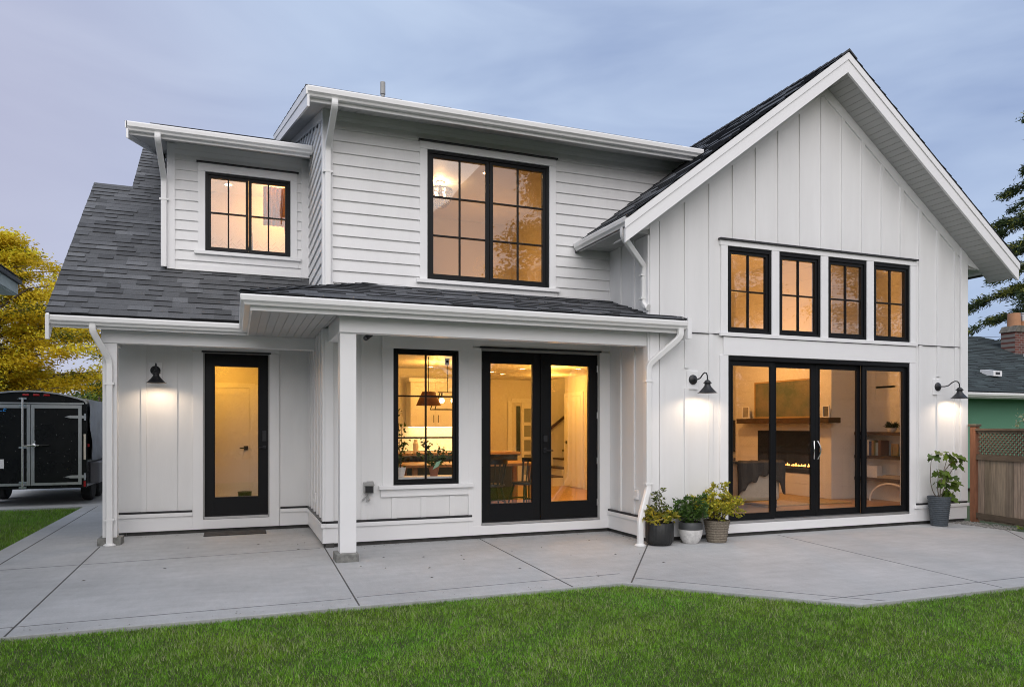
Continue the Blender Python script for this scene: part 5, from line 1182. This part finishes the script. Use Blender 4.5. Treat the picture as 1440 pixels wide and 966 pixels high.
# dining table and chairs
t = thing('dining_table', 'long wooden dining table behind the kitchen window', 'table', (3.7, 11.4, FZ))
tw = paint('table_wood', (.40, .22, .095), .4, .25, 5, stretch=(.6, 7, 1))
m = MB(); m.box(2.50, 4.86, 11.2, 12.2, .93, .975); m.build('tabletop', tw, t, bevel=.006)
for x in (2.68, 4.68):
    for y in (11.32, 12.08): m = MB(); m.bar((x, y, FZ), (x, y, .93), .075); m.build('leg', tw, t)
def spindle_chair(loc, rz, label):
    t = thing('dining_chair', label, 'chair', (0, 0, 0), 'black spindle-back dining chairs')
    m = MB(); m.lathe([(1e-6, .425), (.19, .425), (.225, .44), (.22, .462), (.1, .452), (1e-6, .45)], (0, 0, 0), 24, Matrix.Diagonal((1, .95, 1))); m.build('seat', M['chair'], t, True)
    for sx in (-1, 1):
        for sy in (-1, 1): m = MB(); m.tube([(sx * .13, sy * .12, .44), (sx * .175, sy * .17, .22), (sx * .215, sy * .22, 0)], .019, 8, .013); m.build('leg', M['chair'], t, True)
    m = MB()
    for sx in (-1, 1): m.tube([(sx * .17, -.165, .2), (sx * .17, .165, .2)], .011, 6)
    m.tube([(-.17, 0, .2), (.17, 0, .2)], .011, 6); m.build('stretcher', M['chair'], t, True)
    m = MB()
    for i in range(7):
        a = -1.1 + 2.2 * i / 6; m.tube([(.19 * math.sin(a), .165 * math.cos(a) + .01, .45), (.235 * math.sin(a), .20 * math.cos(a) + .05, .80)], .012 if 0 < i < 6 else .017, 6)
    m.build('spindle', M['chair'], t, True)
    m = MB(); m.sweep([(.245 * math.sin(a), .20 * math.cos(a) + .05, .81) for a in [-1.2 + 2.4 * i / 12 for i in range(13)]], [(-.016, -.03), (.016, -.03), (.018, .035), (-.012, .04)]); m.build('top_rail', M['chair'], t, True)
    t.location = loc; t.rotation_euler = (0, 0, rz); return t
c0 = spindle_chair((3.76, 10.75, FZ), R(178), 'black spindle-back chair nearest the left french door pane')
copy_thing(c0, (4.42, 10.93, FZ), 'black spindle-back chair turned sideways beside the near chair', R(-72))
copy_thing(c0, (4.0, 12.25, FZ), 'black spindle-back chair on the far side of the dining table', R(0))
copy_thing(c0, (2.95, 12.25, FZ), 'black spindle-back chair facing the kitchen window across the table', R(4))
# pendant lamps
t = thing('pendant_lamp', 'tapered wooden pendant shade above the dining table', 'lamp', (2.92, 11.3, 2.0))
m = MB(); m.lathe([(.20, 1.92), (.10, 2.14), (.095, 2.14), (.195, 1.92)], (2.90, 11.3, 0), 28); m.build('lamp_shade', paint('shade_wood', (.26, .11, .05), .6, .2, 12), t, True)
m = MB(); m.tube([(2.90, 11.3, 2.13), (2.90, 11.3, 2.70)], .006, 6); m.build('cord', M['lampblack'], t); m = MB(); m.ball((2.90, 11.3, 1.99), .04, 7); m.build('bulb', M['bulb'], t)
t = thing('lantern_pendant', 'open black cage pendant with a glowing bulb in the kitchen', 'lamp', (3.3, 11.8, 2.0))
m = MB(); x0, x1, y0, y1, z0, z1 = 3.10, 3.62, 11.65, 11.95, 1.87, 2.16
for a, b in (((x0, y0, z0), (x1, y0, z0)), ((x0, y1, z0), (x1, y1, z0)), ((x0, y0, z0), (x0, y1, z0)), ((x1, y0, z0), (x1, y1, z0))): m.bar(a, b, .014)
for a in ((x0, y0), (x1, y0), (x0, y1), (x1, y1)): m.bar((*a, z0), (a[0] + (.09 if a[0] < 3.3 else -.09), a[1], z1), .014)
m.bar((x0 + .09, 11.8, z1), (x1 - .09, 11.8, z1), .014); m.tube([(3.36, 11.8, z1), (3.36, 11.8, 2.7)], .006, 6); m.build('frame', M['lampblack'], t)
for x in (3.26, 3.46): m = MB(); m.ball((x, 11.8, 2.02), .042, 7); m.build('bulb', M['bulb'], t); m = MB(); m.tube([(x, 11.8, 2.06), (x, 11.8, 2.15)], .013, 8); m.build('socket', M['lampblack'], t)
# plants on the window sill
m = MB(); m.box(1.98, 2.94, 9.78, 10.14, .855, .885); m.build('window_board', M['trim'], house)
def sill_plant(x, potm, h, label, big):
    t = thing('house_plant', label, 'potted plant', (x, 9.98, .885)); m = MB(); m.lathe([(.05, 0), (.075, .11), (.08, .13), (.07, .13), (.065, .10)], (x, 9.98, .885), 24); m.build('pot', potm, t, True)
    lv = Leaves(); m = MB()
    for k in range(6 if big else 3):
        a = k * 1.05; sp = .24 if big else .06; e = Vector((x + sp * math.cos(a), 9.98 + .05 * math.sin(a), .98 + h * (.5 + .5 * ((k * 7) % 5) / 4))); b = Vector((x, 9.98, .98)); md = (b + e) / 2 + Vector((0, 0, .08)); m.tube([b, md, e], .004, 5)
        n = 46 if big else 30; q = RNG.uniform(.1, 1.1, (n, 1)); P = np.array(b) * (1 - q) ** 2 + np.array(md) * 2 * q * (1 - q) + np.array(e) * q * q + RNG.normal(size=(n, 3)) * .025
        lv.add(P, RNG.normal(size=(n, 3)) + np.array([0, 0, -.3]), .055, .035, cols(n, (.035, .07, .015), (.11, .16, .03)))
    m.build('stem', M['bark'], t); lv.build('foliage', M['leaf'], t); return t
sill_plant(2.16, M['trim'], .80, 'slim climbing house plant in a white pot on the kitchen sill', False)
tp = sill_plant(2.64, paint('terracotta_pot', (.30, .10, .05), .8), .38, 'bushy house plant in a terracotta pot with a pale green tag', True)
m = MB(); m.prism([(2.60, 9.895, .98), (2.68, 9.895, 1.02), (2.73, 9.895, 1.11), (2.65, 9.895, 1.08)], (0, .002, 0)); m.build('care_tag', paint('tag_green', (.35, .62, .42), .5), tp)
m = MB(); m.box(2.735, 2.80, K + .025, K + .0285, 2.44, 2.535); st_ = m.build('sticker', M['trim'], house); m = MB(); m.box(2.75, 2.785, K + .0235, K + .0248, 2.47, 2.505); m.build('sticker_mark', M['flash'], st_)
# leaning dark picture frame by the inner door
t = thing('mirror_frame', 'dark empty frame leaning on the wall inside the french doors', 'frame', (6.9, 13.6, FZ)); m = MB(); frame(m, axis_fn('left', 7.05), 13.45, 13.75, FZ, 1.02, .04, 0, .03); m.build('frame', M['darkwood'], t)

# living room behind the sliding doors
lx0, lx1, ly0, ly1 = 5.46, 11.28, 8.76, 14.6
room('interior_floor', [[(lx0, ly0, FZ), (lx1, ly0, FZ), (lx1, 9.97, FZ), (lx0, 9.97, FZ)], [(7.2, 9.97, FZ), (lx1, 9.97, FZ), (lx1, ly1, FZ), (7.2, ly1, FZ)]], M['woodfloor'])
cz = lambda x: 6.55 - .76 * abs(x - RX)
room('interior_ceiling', [[(lx0, ly0, cz(lx0)), (RX, ly0, cz(RX)), (RX, ly1, cz(RX)), (lx0, ly1, cz(lx0))], [(RX, ly0, cz(RX)), (lx1, ly0, cz(lx1)), (lx1, ly1, cz(lx1)), (RX, ly1, cz(RX))]], M['ceilin'])
room('interior_wall', [[(lx1, ly0, FZ), (lx1, ly1, FZ), (lx1, ly1, cz(lx1)), (lx1, ly0, cz(lx1))], [(7.2, ly1, FZ), (lx1, ly1, FZ), (lx1, ly1, cz(lx1)), (RX, ly1, cz(RX)), (7.2, ly1, cz(7.2))],
                       [(7.2, 9.97, FZ), (7.2, ly1, FZ), (7.2, ly1, cz(7.2)), (7.2, 9.97, cz(7.2))], [(lx0, 9.97, FZ), (7.2, 9.97, FZ), (7.2, 9.97, cz(7.2)), (lx0, 9.97, cz(lx0))],
                       [(lx0, ly0, FZ), (lx0, 9.97, FZ), (lx0, 9.97, cz(lx0)), (lx0, ly0, cz(lx0))]], M['wallin'])
# fireplace breast with shiplap joints
t = thing('fireplace', 'shiplap chimney breast with a wide black gas fire and wooden mantel', 'fireplace', (10.9, 12, FZ))
m = MB(); z = FZ
while z < 5:
    m.box(10.45, 11.27, 10.52, 13.3, z + .006, min(z + .235, 5.0)); z += .235
m.box(10.458, 11.26, 10.528, 13.29, FZ, 5.0); fb = m.build('shiplap', M['wallin'], t)
FF = axis_fn('left', 10.45)
m = MB(); wbox(m, FF, 10.90, 12.55, 0, .012, .66, 1.50); m.build('firebox', paint('firebox_black', (.004, .004, .004), .5, spec=.15), t)
m = MB(); wbox(m, FF, 10.96, 12.5, .013, .016, .74, .80); m.build('burner', M['lampblack'], t)
m = MB(); rg = random.Random(2)
for k in range(26):
    y = 11.05 + .05 * k + rg.uniform(-.02, .02); h = rg.uniform(.02, .07); m.lathe([(.012, 0), (.016, h * .3), (1e-6, h)], (10.425, y, .80), 6)
m.build('flame', emit('flame', (1, .42, .08), 4), t)
m = MB(); m.box(10.16, 10.452, 10.30, 12.9, 1.65, 1.75); m.build('mantel', M['darkwood'], t)
def art(name, label, F, u0, u1, z0, z1, fr, c1, c2, w=.025, o=0):
    t = thing(name, label, 'picture', F((u0 + u1) / 2, o, z0)); m = MB(); frame(m, F, u0, u1, z0, z1, w, o, o + .025); m.build('frame', fr, t)
    mt, nt, b = new_mat('artwork'); tc = _mk(nt, 'ShaderNodeTexCoord'); n = _mk(nt, 'ShaderNodeTexNoise'); n.inputs['Scale'].default_value = 2.5; n.inputs['Detail'].default_value = 6; r = _mk(nt, 'ShaderNodeValToRGB'); r.color_ramp.elements[0].color = (*c1, 1); r.color_ramp.elements[1].color = (*c2, 1); r.color_ramp.elements[0].position = .35; r.color_ramp.elements[1].position = .65
    nt.links.new(tc.outputs['Object'], n.inputs['Vector']); nt.links.new(n.outputs['Fac'], r.inputs[0]); nt.links.new(r.outputs[0], b.inputs['Base Color']); b.inputs['Roughness'].default_value = .35
    m = MB(); wbox(m, F, u0 + w * .9, u1 - w * .9, o + .002, o + .012, z0 + w * .9, z1 - w * .9); m.build('print', mt, t); return t
art('painting', 'large green and brown abstract painting on the mantel', FF, 10.95, 12.6, 1.755, 2.52, paint('gold_frame', (.42, .28, .12), .4), (.10, .13, .09), (.22, .19, .13), .03, .04)
art('photo_frame', 'small white framed photo at the left of the mantel', FF, 12.62, 12.86, 1.755, 2.02, M['trim'], (.2, .18, .16), (.5, .46, .40), .03, .16)
art('photo_frame', 'small framed photo at the right of the mantel', FF, 10.45, 10.62, 1.755, 1.98, M['trim'], (.05, .05, .05), (.3, .28, .25), .02, .10)
# shelves with books on the right-hand wall
FW2 = axis_fn('left', 11.28)
for z, lab in ((1.455, 'top dark wooden wall shelf right of the fireplace'), (1.02, 'middle dark wooden wall shelf holding the books'), (.61, 'lowest dark wooden wall shelf right of the fireplace')):
    m = MB(); m.box(10.99, 11.275, 9.0, 10.50, z - .03, z + .03); tag(m.build('wall_shelf', M['darkwood']), lab, 'shelf', 'wall shelves by the fireplace')
bc = [('dark', (.03, .03, .035)), ('black', (.015, .015, .015)), ('teal', (.04, .14, .14)), ('cream', (.55, .48, .36)), ('grey', (.22, .22, .22)), ('white', (.7, .68, .62)), ('blue', (.05, .08, .2)), ('tan', (.36, .24, .13)), ('olive', (.13, .14, .06)), ('pale blue', (.3, .42, .5)), ('brown', (.14, .07, .04))]
y = 10.46; rg = random.Random(6)
for i, (nm, c) in enumerate(bc):
    w = rg.uniform(.03, .06); h = rg.uniform(.22, .31); m = MB(); m.box(11.02, 11.22, y - w, y, 1.052, 1.05 + h); y -= w + .004
    pl = ('first book of the row on the middle shelf', 'second book', 'third book')
    tag(m.build('book', paint('book_' + nm.replace(' ', '_'), c, .6)), '%s upright book in the row on the middle wall shelf' % nm, 'book', 'books on the middle shelf')
art('photo_frame', 'small gold framed photo on the middle shelf beside the books', FW2, 9.68, 9.82, 1.055, 1.27, paint('gold_frame2', (.42, .28, .12), .4), (.3, .22, .12), (.5, .4, .25), .02, .1)
t = art('print_card', 'round pink print on a white card on the middle shelf', FW2, 9.33, 9.58, 1.055, 1.36, M['trim'], (.66, .62, .56), (.7, .66, .6), .012, .1)
m = MB(); m.lathe([(1e-6, 0), (.085, 0), (.085, .004), (1e-6, .004)], FW2(9.455, .114, 1.23), 28, Matrix.Rotation(R(-90), 3, 'Y')); m.build('disc', paint('pink', (.55, .12, .12), .6), t)
m = MB(); m.box(11.06, 11.2, 10.05, 10.27, .642, .86); tag(m.build('storage_box', M['trim']), 'white box frame standing on the lowest shelf', 'box')
m = MB(); m.box(11.02, 11.24, 9.2, 10.0, .642, .675); m.box(11.04, 11.22, 9.25, 9.9, .676, .70); tag(m.build('magazine_stack', paint('magazines', (.35, .30, .24), .6)), 'flat stack of magazines on the lowest shelf', 'magazines')
t = thing('succulent', 'small spiky succulent in a pale bowl on the top shelf', 'potted plant', (11.1, 9.75, 1.487)); m = MB(); m.lathe([(.05, 0), (.09, .07), (.08, .07)], (11.1, 9.75, 1.487), 20); m.build('pot', M['trim'], t, True)
lv = Leaves(); n = 70; a = RNG.uniform(0, 6.28, n); lv.add(np.tile([11.1, 9.75, 1.55], (n, 1)), np.stack([np.cos(a), np.sin(a), RNG.uniform(.2, 1.6, n)], 1), .16, .025, cols(n, (.03, .05, .02), (.07, .09, .04))); lv.build('foliage', M['leaf'], t)
art('chalk_board', 'tall dark slate panel leaning on the top shelf', FW2, 9.2, 9.42, 1.487, 2.0, M['darkwood'], (.03, .03, .03), (.05, .05, .05), .02, .08)
for y0, lab in ((9.72, 1), (13.5, 2)):                          # small high windows in the side wall
    m = MB(); frame(m, FW2, y0, y0 + .62, 1.95, 2.68, .09, .002, .03, .10, .12); w = m.build('side_window', M['trim'], house)
    m = MB(); wbox(m, FW2, y0 + .08, y0 + .54, .004, .010, 2.05, 2.60); m.build('pane', paint('dusk_glass', (.05, .08, .11), .08), w)
    m = MB(); wbox(m, FW2, y0 + .085, y0 + .535, .012, .02, 2.30, 2.335); m.build('meeting_rail', M['trim'], w)
t = thing('low_console', 'black media console in the far corner of the living room', 'console', (11, 14.2, FZ)); m = MB(); m.box(10.75, 11.25, 13.36, 14.5, .30, .80); m.build('body', M['darkwood'], t); m = MB(); m.box(10.72, 11.26, 13.33, 14.55, .80, .83); m.build('top', M['darkwood'], t)
t = thing('television', 'wide dark television on the wall above the console', 'television', (11.2, 14, 1)); m = MB(); m.box(11.2, 11.26, 13.36, 14.55, .98, 1.74); m.build('body', M['flash'], t); m = MB(); m.box(11.192, 11.199, 13.38, 14.53, 1.0, 1.72); m.build('screen', paint('tv_screen', (.01, .01, .012), .12), t)
# armchair with a throw and the rug
t = thing('armchair', 'cream armchair seen from behind with a dark throw over its back', 'armchair', (8.15, 10.2, FZ)); cw = paint('cream_cloth', (.55, .47, .37), .9, .08, 9, .2, 80)
def soft(x0, x1, y0, y1, z0, z1, name, mat, par, bv=.06):
    m = MB(); m.box(x0, x1, y0, y1, z0, z1); return m.build(name, mat, par, bevel=bv)
soft(7.80, 8.50, 9.98, 10.62, .36, .60, 'seat', cw, t); soft(7.72, 8.58, 9.74, 9.99, .34, .98, 'backrest', cw, t); soft(7.68, 7.84, 9.95, 10.66, .38, .78, 'arm', cw, t); soft(8.46, 8.62, 9.95, 10.66, .38, .78, 'arm', cw, t)
for x, y in ((7.76, 9.82), (8.54, 9.82), (7.76, 10.58), (8.54, 10.58)): m = MB(); m.tube([(x, y, FZ), (x, y, .38)], .02, 8); m.build('leg', M['darkwood'], t)
t2 = MB(); n0, n1 = 40, 18
V = []
for i in range(n0):
    for j in range(n1):
        u = i / (n0 - 1); v = j / (n1 - 1); x = 7.66 + .98 * u; k = abs(u - .62) / .62 if u < .62 else (u - .62) / .38
        low = .80 - .34 * k ** 1.4 + .03 * math.sin(u * 31)
        if v < .55: y = 9.70 - .02 * math.sin(u * 23 + v * 4) - .02 * (1 - v); z = low + v / .55 * (1.0 - low)
        else: f = (v - .55) / .45; y = 9.70 + .34 * min(1, f * 1.4); z = 1.005 + .012 * math.sin(u * 27) - max(0, f - .7) * .5
        V.append((x, y, z))
t2.mesh(V, [(i * n1 + j, (i + 1) * n1 + j, (i + 1) * n1 + j + 1, i * n1 + j + 1) for i in range(n0 - 1) for j in range(n1 - 1)])
th_o = t2.build('throw_blanket', paint('throw', (.035, .030, .027), .95, .3, 25, .8, 90), None, True); sd = th_o.modifiers.new('thick', 'SOLIDIFY'); sd.thickness = .03
tag(th_o, 'dark shaggy throw draped over the cream armchair', 'blanket')
m = MB(); m.box(8.4, 10.3, 9.9, 12.4, FZ + .003, FZ + .02); tag(m.build('rug', paint('rug_straw', (.46, .32, .15), .95, .2, 20)), 'straw coloured rug in front of the fireplace', 'rug')
t = thing('toy_track', 'pale arched toy track under the lowest shelf', 'toy', (11.0, 9.6, FZ)); m = MB(); m.tube([(10.95, 9.2 + .45 * (1 - math.cos(math.pi * i / 16)), FZ + .34 * math.sin(math.pi * i / 16)) for i in range(17)], .018, 8); m.build('arch', M['trim'], t)

# entrance lobby behind the porch door
shell(-1.45, .95, 11.92, 13.3, FZ, 2.70, M['woodfloor'])
panel_door(axis_fn('front', 13.29), -.62, .24, FZ + .01, 2.24)
m = MB(); m.box(.30, .38, 13.2, 13.29, FZ, 2.3); m.build('door_jamb', M['trim'], house)
m = MB(); m.lathe([(.085, 0), (.11, .26), (.12, .27), (.1, .27)], (.16, 13.0, FZ), 20); tag(m.build('waste_bin', M['lampblack'], None, True), 'small dark bin behind the single glass door', 'bin')
# upstairs room with the chandelier
shell(1.25, 5.2, 9.88, 13.6, 3.35, 5.62, M['woodfloor'], wall=paint('room_rose', (.70, .66, .62), .6))
t = thing('chandelier', 'beaded crystal chandelier hanging in the large upstairs window', 'chandelier', (3.15, 11.6, 5.6))
cx_, cy_ = 3.17, 11.58; m = MB(); m.lathe([(.07, 5.615), (.07, 5.60), (.02, 5.585)], (cx_, cy_, 0), 20); m.tube([(cx_, cy_, 5.59), (cx_, cy_, 5.50)], .008, 6)
m.lathe([(.185, 5.495), (.20, 5.495), (.20, 5.47), (.185, 5.47)], (cx_, cy_, 0), 32); m.lathe([(.03, 5.50), (.19, 5.485)], (cx_, cy_, 0), 8); m.build('frame', M['alu'], t)
m = MB(); bead = paint('crystal', (.80, .70, .55), .12, spec=.8)
for i in range(20):
    a = 2 * math.pi * i / 20
    for k in range(9):
        f = k / 8; r = .19 * math.cos(f * 1.25); z = 5.46 - .26 * math.sin(f * 1.4); m.ball((cx_ + r * math.cos(a), cy_ + r * math.sin(a), z), .013, 4)
m.build('beads', bead, t)
for i in range(4): a = 1.57 * i + .4; m = MB(); m.ball((cx_ + .09 * math.cos(a), cy_ + .09 * math.sin(a), 5.42), .024, 6); m.build('bulb', emit('candle_bulb', (1, .66, .32), 8), t)
downlight(3.75, 10.9, 5.62)
# dormer bathroom
hb = paint('herringbone_tile', (.66, .58, .48), .3, .05, 30)
shell(-.78, .98, 11.92, 13.6, 3.35, 5.66, hb, wall=paint('bath_wall', (.72, .66, .58), .5))
m = MB()
for i in range(24):
    for j in range(20):
        x = -.76 + .0725 * i; z = 4.0 + .0725 * j; dxy = .03
        if z > 4.86: continue
        s = 1 if (i % 2) else -1; m.prism([(x, 13.59, z), (x + .007, 13.59, z), (x + .0725, 13.59, z + s * .0725), (x + .0655, 13.59, z + s * .0725)], (0, -.004, 0))
m.build('tile_joint', paint('grout', (.50, .42, .33), .8), house)
m = MB(); n0 = 40; V = []
for i in range(n0): x = .45 + .50 * i / (n0 - 1); V += [(x, 12.9 + .02 * math.sin(i * 1.1), 4.98 - (.12 if i > 26 else 0)), (x, 12.9 + .02 * math.sin(i * 1.1), 5.64)]
m.mesh(V, [(2 * i, 2 * i + 2, 2 * i + 3, 2 * i + 1) for i in range(n0 - 1)]); tag(m.build('curtain', paint('ochre_cloth', (.50, .22, .02), .8), None, True), 'ochre pleated curtain high in the dormer window', 'curtain')
m = MB(); m.tube([(.27, 12.6, 4.40), (.27, 12.6, 4.75), (.20, 12.6, 4.42)], .012, 8); m.lathe([(.03, 0), (.03, .04)], (-.35, 12.6, 4.2), 12); tag(m.build('shower_fitting', M['lampblack']), 'black tap and shower fitting inside the dormer window', 'shower fitting')
for x, y in ((-.5, 12.6), (.6, 12.7), (-.1, 13.1)): downlight(x, y, 5.66)
o = downs.build('downlight', emit('downlight_glow', (1, .76, .45), 9), house); rings.build('downlight_ring', M['trim'], o)
m = MB(); m.box(3.1, 4.5, 13.30, 13.6, 1.565, 1.578); m.build('under_cabinet_light', emit('led', (1, .68, .30), 6), house)
# lamps that light the rooms
room_light('kitchen_light', (3.3, 12.2, 2.35), 28, AMB); room_light('kitchen_light', (4.7, 10.5, 2.4), 17, AMB); room_light('dining_light', (5.6, 12.3, 2.35), 40, AMB); room_light('hall_light', (6.4, 14.3, 2.4), 26, AMB); room_light('stair_light', (8.0, 15.7, 3.9), 18, AMB); room_light('pendant_light', (2.9, 11.3, 1.95), 6, AMB, .05)
room_light('living_light', (8.9, 11.6, 2.9), 88, (1, .46, .12)); room_light('living_light', (9.0, 10.4, 4.4), 9, (1, .40, .07))
room_light('lobby_light', (-.2, 12.5, 2.5), 16, (1, .46, .05)); room_light('upstairs_light', (cx_, cy_, 5.52), 18, (1, .58, .22), .05); room_light('upstairs_light', (4.3, 12.4, 4.4), 14, (1, .46, .08), .3)
room_light('bath_light', (.75, 13.0, 5.45), 18, (1, .50, .14), .2); room_light('bath_light', (.7, 12.9, 4.4), 5, (1, .56, .2), .2)
